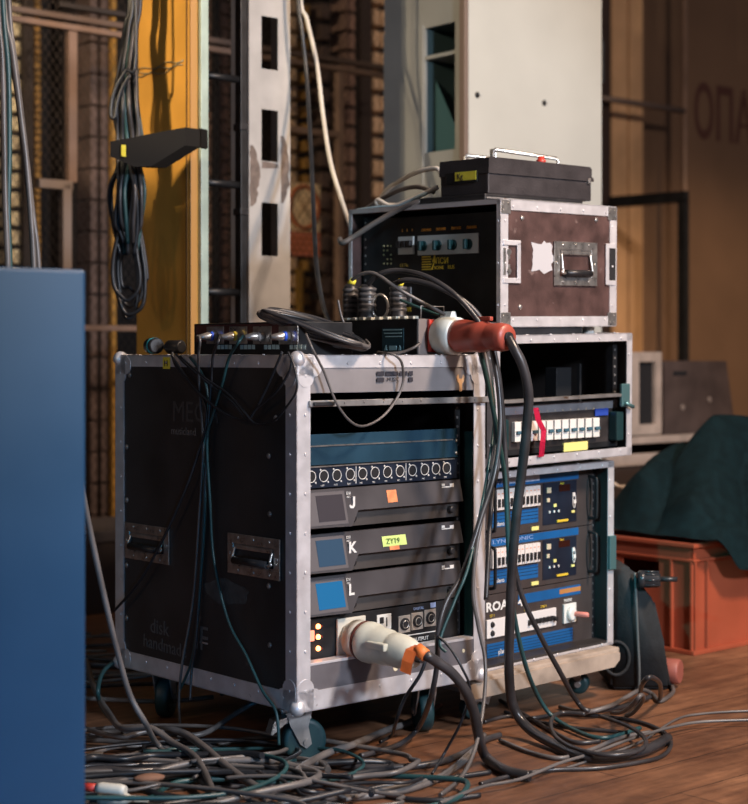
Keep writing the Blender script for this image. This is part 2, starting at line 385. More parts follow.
for i, (let, zt, zb, zn) in enumerate((('J', 490, 528, None), ('K', 535, 571, None), ('L', 578, 615, None))):
    ht = .0889; zt_ = zA(zt); z0_ = zt_-ht
    am = rack_dev('amplifier', {'J': 'grey amplifier lettered J with a blank display and one orange sticker', 'K': 'grey amplifier lettered K with a dim display and a green note', 'L': 'grey amplifier lettered L with a bright blue display, lowest of three'}[let], FA, UL, z0_, cat='amplifier', group='amplifiers in the large rack')
    yf = lambda z: -.010-(ht-z)*.24
    b = B().prism([(0, .006), (.124, .003), (.150, .037), (.4826, .037), (.4826, ht-.001), (0, ht-.001)], -.02, 0)
    for v in b.bm.verts: v.co.y = yf(v.co.z) if v.co.y < -.01 else .0
    b.out('door_flap', AMP, am)
    B().box(.0, -.006, 0, .4826, .01, .036, bev=.001).out('lower_band', mat('amp_band', (.085, .078, .075), .4, .4, .15, 9), am)
    for u, z in ((.142, .018), (.452, .019)):
        B().lathe([(.0085, 0), (.0085, .010), (.006, .013)], (u, -.006, z), NY, 16).out('lock_knob', BLACKP, am)
    nrm = V((0, -1, -.24)).normalized()
    def onf(x0, x1, za, zb, t, name, m, par=am):
        o = B(); vs = [o.bm.verts.new((x, yf(z)+e, z)) for e in (0.0005, -t) for (x, z) in ((x0, za), (x1, za), (x1, zb), (x0, zb))]
        for q in ((0, 1, 2, 3), (4, 5, 6, 7), (0, 1, 5, 4), (1, 2, 6, 5), (2, 3, 7, 6), (3, 0, 4, 7)): o.bm.faces.new([vs[k] for k in q])
        return o.out(name, m, par)
    ua = on(FA, 315.5, 510, .03)[0]-UL; ub = on(FA, 342, 510, .03)[0]-UL
    fr = onf(.004, ub+.007, .010, .082, .0012, 'display_bezel', mat('bezel', (.13, .12, .125), .4, .2))
    onf(ua, ub, .018, .075, .002, 'display', SCR[i])
    text('DSI', WPRINT, am, .120, yf(.073)-.001, .073, .009)
    text('ABC', WPRINT, am, .120, yf(.067)-.001, .066, .006)
    if let == 'J':
        B().prism([(.124+a, .042+c) for a, c in ((.011, .026), (.017, .026), (.017, .006), (.013, 0), (.004, 0), (0, .005), (.003, .009), (.006, .0055), (.0095, .0055), (.011, .008))], yf(.05)-.0022, yf(.06)).out('lettering', WPRINT, am)
    else: text(let, WPRINT, am, .122, yf(.05)-.0018, .042, .034, bold=.0012)
    lg = B(); lz = .072
    lg.box(.418, yf(lz)-.001, lz, .445, yf(lz), lz+.0025).box(.418, yf(lz)-.001, lz+.004, .428, yf(lz), lz+.0095).box(.445, yf(lz)-.001, lz+.0, .458, yf(lz), lz+.0085)
    lg.out('maker_mark', WPRINT, am)
    if let == 'J': onf(.242, .272, .048, .076, .001, 'orange_sticker', mat('orange_sticker', (.75, .25, .1), .6, 0, .25, 60))
    if let == 'K':
        onf(.246, .276, .038, .052, .0008, 'orange_sticker', MATS['orange_sticker'])
        g = onf(.226, .300, .047, .070, .0014, 'note', GREENS); text('ZY19', mat('pen_green', (.12, .2, .06), .6), g, .236, yf(.055)-.002, .052, .019)
zd0 = zA(662); zd1 = zA(620)
pd = rack_dev('power_distributor', 'black power panel with three red lamps at the bottom of the large rack', FA, UL, zd0, cat='power distributor')
hp = zd1-zd0
B().box(0, -.004, 0, .4826, .004, hp, bev=.001).out('face_plate', BLACK, pd)
def rel(M, px, py, p, u0, z0): q = on(M, px, py, p); return q[0]-u0, q[2]-z0
LED = mat('lamp_orange', (.9, .3, .1), .3, emit=(1, .28, .08), es=9)
for px, py in ((318.5, 626.5), (318.5, 637), (318.5, 648.5)):
    u, z = rel(FA, px, py, RKA-.006, UL, zd0)
    B().lathe([(.006, 0), (.005, .004), (.002, .007)], (u, -.004, z), NY, 12).out('indicator_lamp', LED, pd)
    text('L', mat('red_print', (.5, .08, .05), .5), pd, u+.010, -.0045, z-.003, .007)
u, z = rel(FA, 311, 636, RKA-.006, UL, zd0)
B().box(u-.012, -.009, z-.012, u+.008, -.004, z+.012, bev=.002).out('rocker_switch', mat('red_lit_switch', (.8, .3, .22), .4, emit=(1, .25, .12), es=1.2), pd)
u, z = rel(FA, 384, 622, RKA-.006, UL, zd0)
sw = B().box(u-.022, -.007, z-.018, u+.022, -.004, z+.018, bev=.001).out('breaker_plate', WHITE, pd)
B().box(u-.014, -.010, z-.002, u-.004, -.006, z+.012).box(u+.006, -.009, z-.010, u+.008, -.006, z+.01).out('breaker_lever', BLACKP, sw)
for px, py in ((404.5, 624), (417.3, 621), (430.2, 617.8)):
    u, z = rel(FA, px, py, RKA-.006, UL, zd0)
    s = B().box(u-.0185, -.0065, z-.020, u+.0185, -.004, z+.020, bev=.001)
    s.lathe([(.0145, 0), (.0145, .003), (.011, .004)], (u, -.0065, z), NY, 20, mi=1)
    for dx in (-.015, .015):
        for dz in (-.0165, .0165): s.lathe([(.002, 0), (.0015, .001)], (u+dx, -.0065, z+dz), NY, 6, mi=2)
    so = s.out('output_socket', [mat('socket_nickel', (.55, .5, .44), .4, .6), INNER, CHROME], pd)
    B().tube([(u+.009*math.cos(t/12*2*PI), -.0108, z+.009*math.sin(t/12*2*PI)) for t in range(12)], .001, 5, 0, True).out('socket_ring', CHROME, so)
u, z = rel(FA, 413, 642, RKA-.006, UL, zd0); text('OUTPUT', WPRINT, pd, u, -.0045, z, .013)
B().box(u-.02, -.0046, z+.016, u+.085, -.004, z+.018).out('printed_line', WPRINT, pd)
u, z = rel(FA, 417, 610, RKA-.006, UL, zd0); text('DIGITAL', mat('blue_print', (.25, .35, .6), .5), pd, u-.01, -.0045, z, .009)
B().box(u+.045, -.0046, z, u+.062, -.004, z+.012).out('printed_square', MATS['blue_print'], pd)
# blanking strip under the distributor
# ================================================================== right stack, middle case
WC, HC, DC = .526, .318, .5
FC = frame(.290, 3.860, .629, 42.2, 0, 1.85)
Cc = thing('rack_case', 'open rack case with an empty upper bay above a row of white breakers', 'flight case', FC)
flight_case(Cc, WC, DC, HC, PANEL, ew=.020, el=.02, et=.018, eb=.02, balls=False, cr=.018)
rack_rails(Cc, .030, WC-.030, .03, .02, HC-.02)
q = on(FC, 560, 398.5)
B().box(.02, -.008, q[2]-.004, WC-.02, .02, q[2]+.004, bev=.001).out('middle_lip', STEEL, Cc)
q = on(FC, 622, 395)
lt = B().box(q[0]-.012, -.010, q[2]-.03, q[0]+.022, -.001, q[2]+.03, bev=.003).cyl((q[0]-.005, -.014, q[2]-.02), (q[0]+.03, -.014, q[2]-.032), .005)
lt.out('latch', mat('teal_lit_grey_metal', (.12, .25, .26), .4, .6), Cc)  # teal light on the latch is put into the metal's colour
B().box(WC-.16, .12, HC*.45, WC-.10, .16, HC*.72, bev=.002).box(WC-.09, .10, HC*.42, WC-.083, .11, HC*.75).out('inner_bracket', [mat('dark_grey', (.02, .022, .025), .5, .3)], Cc)
UC = (WC-.4826)/2; YC = .03
q = on(FC, 560, 458, YC); zc0 = .022; zc1 = on(FC, 560, 403, YC)[2]
bk = rack_dev('breaker_panel', 'breaker panel with eleven white switches, pink tape and a yellow label', FC, UC, zc0, YC, 'breaker panel')
hb = zc1-zc0
B().box(0, .0, 0, .4826, .004, hb).out('face_plate', mat('dark_brown_metal', (.045, .04, .04), .4, .3, .3, 30), bk)
B().box(0, -.003, hb-.022, .4826, .0, hb, bev=.001).out('upper_strip', mat('mid_grey_metal', (.25, .27, .30), .4, .4, .15, 20), bk)
B().box(0, -.003, 0, .4826, .0, .014).out('lower_strip', BLACK, bk)
for x in (.006, .448):
    B().box(x, -.03, .016, x+.028, .0, hb-.03, bev=.004).out('ear_guard', mat('dark_teal_metal', (.02, .06, .065), .35, .4), bk)
def relC(px, py): q = on(FC, px, py, YC-.004); return q[0]-UC, q[2]-zc0
for px, yt, yb in zip((512.6, 520.8, 529, 537, 544.6, 552.3, 560, 567.8, 575.5, 583.3, 591), [421.6-.41*i for i in range(11)], [442-.5*i for i in range(11)]):
    u0, z0_ = relC(px, yb); u1, z1_ = relC(px+6.3, yt)
    s = B().box(u0, -.012, z0_, u1, 0, z1_, bev=.001).out('breaker', WHITE, bk)
    B().box(u0+.004, -.018, z0_+(z1_-z0_)*.38, u1-.003, -.012, z0_+(z1_-z0_)*.55, bev=.001).out('breaker_lever', mat('blue_grey_plastic', (.05, .12, .16), .4), s)
    B().lathe([(.004, 0), (.003, .003)], ((u0+u1)/2, 0, relC(px, yt-9)[1]), NY, 8).out('pilot_lamp', mat('pale_lamp', (.6, .5, .35), .3), bk)
u0, z0_ = relC(595, 416); u1, z1_ = relC(608, 408); B().box(u0, -.005, z0_, u1, -.003, z1_).out('blue_sticker', mat('blue_sticker', (.02, .06, .35), .5), bk)
u0, z0_ = relC(563.6, 451.8); u1, z1_ = relC(587.5, 441); B().box(u0, -.005, z0_, u1, -.0, z1_).out('yellow_label', mat('pale_yellow', (.8, .75, .25), .5), bk)
pts = [on(FC, px, py, -.012-.004*math.sin(py)) for px, py in ((535.5, 408), (538, 420), (543.5, 431), (542.5, 442), (541, 457))]
tb = B(); pr = None
for p in pts:
    a, b = tb.bm.verts.new(p+V((-.009, 0, 0))), tb.bm.verts.new(p+V((.010, -.001, .001)))
    if pr: tb.bm.faces.new((pr[0], pr[1], b, a))
    pr = (a, b)
bmesh.ops.solidify(tb.bm, geom=tb.bm.faces[:], thickness=.001)
pt = tb.out('tape_strip', PINK); pt.matrix_world = FC
tag(pt, 'bright pink tape strip hanging across the white breakers', 'tape')

# ================================================================== right stack, lower case
WB, HB, DB = .53, .483, .6
FB = frame(.238, 3.865, .128, 42, 0, 1.65)
Bc = thing('rack_case', 'tall rack case holding blue printed dimmers and standing on a wooden plank', 'flight case', FB)
flight_case(Bc, WB, DB, HB, PANEL, ew=.022, el=.02, et=.014, eb=.004, balls=False)
rack_rails(Bc, .022, WB-.022, .05, .01, HB-.02)
q = on(FB, 605, 553)
B().box(WB-.024, -.012, q[2]-.045, WB+.002, -.003, q[2]+.045, bev=.002).out('hinge_block', MATS['teal_lit_grey_metal'], Bc)  # same metal, with the teal light on the hinge put into its colour
SB = .875; UB = WB-.4826*SB-.0237; YB = .048
B().box(.024, YB-.002, .006, UB-.002, YB+.002, HB-.015).out('filler_plate', BLACK, Bc)
TOPS = [on(FB, 584, y, YB)[2] for y in (470, 526, 579)]+[.004]
def relB(px, py, z0): q = on(FB, px, py, YB-.004); return (q[0]-UB)/SB, q[2]-z0
GREYP = mat('brown_grey_metal', (.075, .062, .06), .4, .3, .15, 12)
def quadbox(dev, z0, x0, y0, x1, y1, t, name, m, par=None, bev=0, yo=0):
    """box between upper-left and lower-right pixels of a rack face"""
    u0, za = relB(x0, y0, z0); u1, zb = relB(x1, y1, z0); zc, zd = max(za, zb), min(za, zb)
    return B().box(u0, -t-yo, zd, u1, -yo, zc, bev=bev).out(name, m, par or dev)
labs = ['blue striped dimmer unit with pale tape, upper of the two', 'blue striped dimmer unit without tape, lower of the two']
for i in range(2):
    zb, zt = TOPS[i+1]+.002, TOPS[i]; h = zt-zb
    dv = rack_dev('dimmer_pack', labs[i], FB, UB, zb, YB, 'dimmer', 'dimmers in the lower rack case'); dv.scale = (SB, 1, 1)
    B().box(0, 0, 0, .4826, .005, h, bev=.001).out('face_plate', GREYP, dv)
    B().box(.030, -.001, h*.855, .415, 0, h-.001).out('blue_stripe', BLUE, dv)
    B().box(.030, -.001, h*.17, .235, 0, h*.42).out('blue_field', BLUE, dv)
    for k in range(3): B().box(.030, -.0014, h*(.24+.06*k), .235, -.001, h*(.25+.06*k)).out('printed_line', NAVY, dv)
    text('LYNTRONIC', MATS['blue_print'], dv, .04, -.0014, h*.9, .014, sx=2.2)
    text('plano', WPRINT, dv, .055, -.0016, h*.19, .016)
    for g in range(3):
        for k in range(4):
            x = .032+g*.068+k*.0165
            s = B().box(x, -.010, h*.47, x+.0158, 0, h*.82, bev=.0006).out('breaker', mat('breaker_white', (.75, .70, .66), .4), dv)
            B().box(x+.004, -.015, h*.52, x+.0115, -.010, h*.66, bev=.001).out('breaker_lever', BLACKP, s)
            B().box(x+.004, -.0104, h*.74, x+.011, -.010, h*.755).out('red_mark', MATS['orange_sticker'], s)
    c = B().box(.255, -.0015, h*.10, .405, 0, h*.84).out('control_field', NAVY, dv)
    B().box(.325, -.002, h*.66, .375, -.0015, h*.78).out('display', mat('dark_display', (.03, .008, .006), .2), dv)
    for (x, z, w_, hh, mm) in ((.27, .66, .018, .014, 'pale_lamp'), (.27, .50, .012, .010, 'pale_lamp'), (.30, .40, .012, .008, 'pale_yellow'), (.385, .55, .010, .010, 'white_print'), (.39, .42, .010, .010, 'white_print'), (.38, .26, .014, .006, 'pale_yellow'), (.315, .12, .05, .006, 'yellow_print'), (.28, .30, .005, .006, 'white_print'), (.30, .30, .005, .006, 'white_print'), (.32, .30, .005, .006, 'white_print')):
        B().box(x, -.0045, h*z, x+w_, -.001, h*z+hh, bev=.0008).out('button', MATS[mm], dv)
    text('kapo', YPRINT, dv, .33, -.002, h*.79, .009)
    B().tube([(.392+.006*math.cos(t), -.003, h*.48+.02*math.sin(t)) for t in [x/12*2*PI for x in range(12)]], .0012, 5, 0, True).out('dial_ring', WPRINT, dv)
    B().box(.205, -.003, h*.035, .235, 0, h*.10).out('yellow_label', MATS['pale_yellow'], dv)
    for x in (.008, .45):
        hd = B().tube(catmull([(x+.012, 0, h*.12), (x+.012, -.022, h*.14), (x+.012, -.028, h*.22), (x+.012, -.028, h*.78), (x+.012, -.022, h*.86), (x+.012, 0, h*.88)], 4), .0045)
        hd.out('rack_handle', BLACK, dv)
        B().tube([(x+.010*math.cos(t)+.012, -.001, h*.5+h*.36*math.sin(t)) for t in [k/20*2*PI for k in range(20)]], .0016, 5, 0, True).out('handle_recess', CHROME if x < .1 else BLACK, dv)
    if i == 0:
        quadbox(dv, zb, 508, 472, 540, 480.5, .0015, 'pale_tape', mat('blue_white_tape', (.35, .45, .62), .6, 0, .1, 40), yo=.001)
zb, zt = TOPS[3], TOPS[2]; h = zt-zb
dv = rack_dev('dimmer_pack', 'grey and blue rack unit printed ROAD 4 with a white socket strip', FB, UB, zb, YB, 'dimmer'); dv.scale = (SB, 1, 1)
B().box(0, 0, 0, .4826, .005, h, bev=.001).out('face_plate', GREYP, dv)
u, z = relB(522, 593, zb); B().box(.150, -.001, h*.78, .425, 0, h*.93).out('blue_stripe', BLUE, dv)
B().box(.33, -.0016, h*.83, .425, -.001, h*.90).out('orange_lettering_bar', mat('brown_print', (.45, .2, .06), .5), dv)
text('ROAD 4', WPRINT, dv, .014, -.0016, h*.76, .032, sx=1.35, bold=.001)
B().box(.014, -.006, h*.36, .31, 0, h*.64, bev=.0015).out('socket_strip', mat('strip_white', (.72, .70, .68), .4), dv)
for z in (.43, .56): B().lathe([(.008, 0), (.006, .004)], (.036, -.006, h*z), NY, 14).out('input_socket', BLACKP, dv)
for k in range(7): B().box(.185+k*.016, -.012, h*.45, .195+k*.016, -.006, h*.53, bev=.0015).out('toggle', BLACKP, dv)
B().lathe([(.007, 0), (.006, .012)], (.298, -.006, h*.48), NY, 12).out('end_knob', BLACKP, dv)
for k, s in enumerate(('SET 1', 'LINE 2', 'SET 3', 'LINE 4')): text(s, YPRINT, dv, .03+k*.072, -.0016, h*.67, .009)
sq = B().box(.345, -.006, h*.36, .40, 0, h*.66, bev=.001).out('mains_plate', WHITE, dv)
B().lathe([(.018, 0), (.018, .010), (.013, .012)], (.372, -.006, h*.5), NY, 20).out('round_inlet', WHITE, sq)
B().lathe([(.007, 0), (.007, .04), (.005, .043)], (.378, -.012, h*.5), (.5, -1, 0), 12).out('red_tip', mat('pale_red', (.75, .25, .2), .4), sq)
text('MAINS', WPRINT, dv, .350, -.0016, h*.69, .012)
B().box(.02, -.001, h*.06, .39, 0, h*.27).out('blue_field', BLUE, dv)
for k in range(4): B().box(.02, -.0014, h*(.09+.045*k), .39, -.001, h*(.097+.045*k)).out('printed_line', NAVY, dv)
text('plano', WPRINT, dv, .065, -.0018, h*.09, .018)
# plank and what carries the stack
WOOD = mat('raw_wood', (.36, .29, .23), .7, 0, .25, 14, bump=.3, bs=40)
pk = B().box(-.01, -.035, -.040, WB-.012, DB, -.003, bev=.004)
pk.prism([(-.06, -.05), (WB-.045, -.05), (WB-.022, -.034), (WB-.022, -.015), (WB-.045, -.012), (-.06, -.012)], -.045, -.02, 'y')
p = pk.out('wooden_plank', WOOD); p.matrix_world = FB
tag(p, 'thick grey-brown wooden plank carrying the lower rack case', 'plank')
tr = thing('dolly', 'low steel dolly on casters hidden under the wooden plank', 'dolly', FB @ Matrix.Translation((0, 0, -.041)))
B().box(0, 0, -.012, WB-.02, .02, 0).box(0, .5, -.012, WB-.02, .52, 0).box(0, .02, -.012, .03, .5, 0).box(WB-.05, .02, -.012, WB-.02, .5, 0).out('dolly_frame', STEEL, tr)
for x, y in ((.07, .05), (WB-.09, .06), (.07, .47), (WB-.09, .47)): caster(tr, x, y, -.012, R(-60 if x > .2 else 160), H=.074+y*.02, r=.027)

# ================================================================== right stack, upper case (turned to the left)
FU = frame(.309, 3.899, .973, 41.95, 0, 1.52)
WU, DU, HU = .56, .44, .310
FU2 = FU @ Matrix.Translation((0, WU, 0)) @ RM
Uc = thing('rack_case', 'brown rack case with silver edges and a white patch beside its handle', 'flight case', FU2)
flight_case(Uc, WU, DU, HU, BROWN, ef=.010, ew=.010, el=.026, et=.024, eb=.024, balls=False, top=BROWN)
RX = lambda y, z: Matrix.Translation((WU+.0015, y, z)) @ RP
for y in (0, DU):
    for z in (0, HU):
        sy = -1 if y else 1; sz = -1 if z else 1
        b = B().box(min(y, y+sy*.034), -.004, min(z, z+sz*.034), max(y, y+sy*.034), -.001, max(z, z+sz*.034), bev=.001)
        for a, c in ((.009, .009), (.025, .009), (.009, .025)): b.lathe([(.003, 0), (.002, .0015)], (y+sy*a, -.004, z+sz*c), NY, 8)
        b.out('corner_plate', CHROME, Uc, Matrix.Translation((WU, 0, 0)) @ RP)
def pl(px, py): q = on(FU, px, py, 0, 1); return q[0], q[2]     # on the closed face: distance from the front edge, height
a = pl(553, 285.5); b = pl(596, 243)
dish_handle(Uc, RX(a[0], a[1]), b[0]-a[0], b[1]-a[1])
def latch_dish(x0, z0, w, h):
    M = RX(x0, z0); b = B(); bo = .013
    for q in ((bo, 0, w-bo, bo), (bo, h-bo, w-bo, h)): b.box(q[0]-bo*.5, -.004, q[1], q[2]+bo, 0, q[3], bev=.0015)
    b.box(w-bo, -.004, bo*.5, w, 0, h-bo*.5, bev=.0015).box(0, .010, 0, w-.002, .012, h)
    d = b.out('latch_dish', ALU, Uc, M)
    l = B().lathe([(.012, 0), (.012, .004), (.007, .006)], (w*.42, .010, h*.5), NY, 14)
    for s in (-1, 1):
        l.lathe([(.009, 0), (.008, .004)], (w*.42, .002, h*.5+s*.024), NY, 12).box(w*.42-.005, .0, h*.5+(s*.006 if s > 0 else -.03), w*.42+.005, .004, h*.5+(.03 if s > 0 else -.006))
    l.box(w*.1, -.002, h*.5-.034, w*.26, .006, h*.5+.034, bev=.002)
    l.out('butterfly_latch', CHROME, d)
a = pl(500.5, 283); b = pl(519.5, 240.5); latch_dish(.0, a[1], b[0], b[1]-a[1])
a = pl(605, 285); b = pl(615.5, 244)
M = RX(a[0]-.002, a[1])
g = B(); w_, h_ = DU-a[0]-.006, b[1]-a[1]
g.box(0, -.004, 0, .013, 0, h_, bev=.0015).box(.013, -.004, 0, w_, 0, .012, bev=.001).box(.013, -.004, h_-.012, w_, 0, h_, bev=.001)
d_ = g.out('latch_dish', ALU, Uc, M)
B().box(.013, -.002, .012, w_+.004, .0, h_-.012).out('latch_recess', INNER, d_)
for p_ in ((522, 218), (596, 220), (520, 307)):
    q = pl(*p_); rivet(Uc, (WU, q[0], q[1]), X1)
a = pl(532, 272); b = pl(553, 243)
pts = []
for t in range(26):
    an = t/26*2*PI; rr = 1+.10*math.sin(t*5.1+1)+.08*math.sin(t*1.9+2)+.06*math.sin(t*3.3)
    cx_, cz_ = math.cos(an), math.sin(an); k_ = 1/max(abs(cx_), abs(cz_))**.7
    pts.append(((a[0]+b[0])/2+cx_*k_*rr*(b[0]-a[0])*.5, (a[1]+b[1])/2+cz_*k_*rr*(b[1]-a[1])*.5))
B().prism(pts, WU, WU+.0008, 'x').out('white_patch', mat('white_paint', (.46, .46, .48), .6), Uc)
rack_rails(Uc, .03, WU-.03, .03, .02, HU-.02)
for x in (.05, WU-.05):
    for y in (.05, DU-.05): B().cyl((x, y, -.028), (x, y, 0), .016).out('rubber_foot', WHITE if y > .2 else RUBD, Uc)
B().box(.03, .012, -.027, WU-.03, .032, -.001, bev=.002).box(WU-.05, .0, -.027, WU-.002, DU-.13, -.001, bev=.002).out('gap_shade_bar', RUBD, Uc)  # black bars added to stand in for the dark gap below the case
# panel inside the upper case (reads left to right as local x of FU2)
UU = (WU-.4826)/2; YU = .03
def relU(px, py): q = on(FU2, px, py, YU-.004); return q[0]-UU, q[2]-.02
pu = rack_dev('power_distributor', 'black panel with four rotary switches and yellow lettering inside the top case', FU2, UU, .02, YU, 'distribution panel')
B().box(0, 0, 0, .4826, .004, HU-.045, bev=.001).out('face_plate', BLACK, pu)
def ubox(x0, y0, x1, y1, t, name, m, bev=0, par=None, yo=0):
    a = relU(x0, y0); b = relU(x1, y1)
    return B().box(min(a[0], b[0]), -t-yo, min(a[1], b[1]), max(a[0], b[0]), -yo, max(a[1], b[1]), bev=bev).out(name, m, par or pu)
kp = ubox(417.5, 236, 478, 253, .004, 'switch_plate', mat('cool_white', (.55, .6, .6), .4), .001)
for px in (423.4, 437.9, 453.1, 468.6):
    u, z = relU(px, 246-(px-423)*.04)
    k = B().lathe([(.014, 0), (.013, .004)], (u, -.004, z), NY, 18).box(u-.0045, -.022, z-.013, u+.0045, -.006, z+.013, bev=.003)
    k.out('rotary_switch', mat('dark_teal_plastic', (.01, .05, .055), .35), pu)
    u, z = relU(px-3, 231.5-(px-423)*.06); text('ЛИНИЯ', mat('amber_print', (.75, .32, .04), .5), pu, u, -.001, z, .010)
bp_ = ubox(398.5, 237, 413.5, 254, .006, 'breaker_block', MATS['cool_white'], .001)
a0 = relU(398.5, 248); a1 = relU(413.5, 243)
for k in range(3):
    u = a0[0]+(a1[0]-a0[0])*(k+.5)/3
    B().box(u-.008, -.016, a0[1], u+.007, -.006, a0[1]+.018, bev=.002).out('breaker_lever', BLACKP, bp_)
    text('I', MATS['amber_print'], pu, u, -.001, a0[1]+.042, .010)
u, z = relU(421, 270)
lg = B()
for k in range(6): lg.box(u, -.0012, z+k*.0065, u+.035-.003*(k % 2), 0, z+k*.0065+.003)
lg.prism([(u+.033, z), (u+.045, z+.02), (u+.038, z+.02), (u+.048, z+.04), (u+.052, z+.018), (u+.046, z+.018), (u+.040, z)], -.0012, 0)
lg.out('yellow_emblem', YPRINT, pu)
text('ЛСИ', YPRINT, pu, u+.050, -.001, z+.015, .022)
text('SCENE', YPRINT, pu, u+.046, -.001, z+.001, .012); text('RUS', YPRINT, pu, u+.096, -.001, z+.001, .014)
for r_ in range(5):
    for c_ in range(3):
        if (r_+c_) % 4 == 3: continue
        u, z = relU(383+c_*3.6, 246+r_*4.4); B().lathe([(.0028, 0), (.002, .003)], (u, 0, z), NY, 8).out('indicator', mat('amber_dim', (.45, .38, .2), .4), pu)
ks = ubox(401.5, 287, 410.5, 303, .003, 'key_plate', mat('nickel', (.35, .36, .38), .4, .6), .001)
u, z = relU(406, 296); B().lathe([(.010, 0), (.008, .006)], (u, -.003, z), NY, 14).out('key_switch', BLACKP, pu)
u, z = relU(400, 311); text('ВВОД', YPRINT, pu, u, -.001, z, .014)
u, z = relU(399, 267); text('СЕТЬ', mat('dim_yellow', (.4, .3, .06), .5), pu, u, -.001, z, .012)

# ---- on top of the upper case
FT = FU @ Matrix.Translation((.035, .075, HU+.003))
tb_ = thing('tray', 'thin black flat tray lying on the top case under the black box', 'tray', FU @ Matrix.Translation((.008, .06, HU+.003)))
B().box(0, 0, 0, .37, .24, .016, bev=.003).out('tray_plate', BLACKP, tb_); B().box(.004, -.003, .004, .366, .0, .008).out('tray_edge', STEEL, tb_)
bx = thing('black_box', 'flat black box with a yellow end label, on top of the brown case', 'box', FU @ Matrix.Translation((.035, .075, HU+.020)))
BB = mat('box_black', (.03, .026, .028), .5, 0, .2, 18, bump=.2, bs=150)
B().box(0, 0, 0, .395, .17, .055, bev=.004).out('box_body', BB, bx)
B().prism([(-.003, .052), (.40, .052), (.40, .060), (.392, .064), (.392, .084), (.385, .090), (.015, .093), (-.001, .091)], -.004, .172).out('box_lid', BB, bx)
B().box(-.004, .035, .032, -.001, .145, .060, bev=.001).out('end_plate', BLACK, bx)
yl = B().box(-.0055, .038, .038, -.0035, .112, .060).out('yellow_label', YEL, bx)
text('Kg', INK, yl, -.006, .105, .042, .02, ax='x')
B().box(.377, -.006, .045, .387, .004, .06, bev=.002).out('lid_catch', STEEL, bx)
B().box(.30, .045, .085, .40, .10, .098, bev=.003).out('lid_ridge', BB, bx)
rk = B().lathe([(.012, 0), (.013, .010), (.009, .012), (.009, .02)], (.24, .04, .092), Z1, 16).out('red_knob', REDP, bx)
Y_ = 4.26
fr = thing('tube_frame', 'bright metal tube handle frame standing behind the black box', 'handle', Matrix.Translation(P(493, 205, Y_)))
I_ = Matrix.Translation(-P(493, 205, Y_))
for pts in (((465, 203, 4.36), (465, 157, 4.36), (467, 155.5, 4.36), (530, 163, 4.44), (532, 165, 4.44), (533, 203, 4.44)), ((493, 203, 4.24), (493, 151, 4.24), (495, 149.5, 4.24), (556, 158.5, 4.34), (558, 161, 4.34), (559, 203, 4.34))):
    B().tube([I_ @ P(*p) for p in pts], .0052, 8).out('metal_tube', CHROME, fr)
B().box(-.008, -.008, .02, .008, .008, .150, bev=.002).out('upright_bar', CHROME, fr)
# ================================================================== things standing on the large case
def TA(x, y, z=0): return FA @ Matrix.Translation((x, y, HA+.003+z))
def LA(px, py, off=.012): return FA @ on(FA, px, py, -off, 0)      # just outside the left face
def LF(px, py, off=.012): return FA @ on(FA, px, py, -off, 1)      # just outside the front
ya = on(FA, 297, 340, .02, 0)[1]; yb = on(FA, 194, 340, .02, 0)[1]
sp = thing('splitter_box', 'small black splitter box with four cable plugs, on the large case', 'splitter box', TA(.02, yb) @ RM)
L_ = yb-ya; hs = .073
B().box(0, 0, 0, L_, .16, hs, bev=.002).out('box_body', BLACK, sp)
B().box(.01, -.002, hs*.42, L_-.02, 0, hs*.95).out('socket_field', mat('maroon_plate', (.12, .05, .05), .4, .4, .3, 40), sp)
def rs(px, py): q = on(FA, px, py, .0, 0); return yb-q[1], q[2]-HA-.003
plugm = mat('nickel_plug', (.5, .46, .42), .3, .8)
for i, px in enumerate((209, 232, 256, 282)):
    u, z = rs(px, 336)
    B().box(u-.034, -.003, z-.018, u+.034, -.001, z+.022, bev=.001).lathe([(.014, 0), (.013, .003)], (u-.01, -.003, z), NY, 16).out('socket_plate', CHROME, sp)
    c = B().lathe([(.010, 0), (.010, .022), (.0075, .03), (.005, .045)], (u+.003, -.003, z), (-.2, -1, -.05), 14).out('cable_plug', plugm, sp)
    B().lathe([(.0108, 0), (.0108, .007)], (u+.0015, -.011, z), (-.2, -1, -.05), 14).out('plug_ring', mat(('blue_ring', 'yellow_ring', 'grey_ring', 'blue_ring')[i], ((.03, .1, .6), (.7, .6, .08), (.3, .28, .27), (.03, .1, .6))[i], .4), c)
    u, z = rs(px+8, 347)
    b = B()
    for k in range(4): b.box(u-.025+k*.0145, -.0012, z-.005, u-.0135+k*.0145, 0, z+.005, bev=.0004)
    b.out('white_label', mat('label_cyan', (.42, .6, .62), .5), sp)
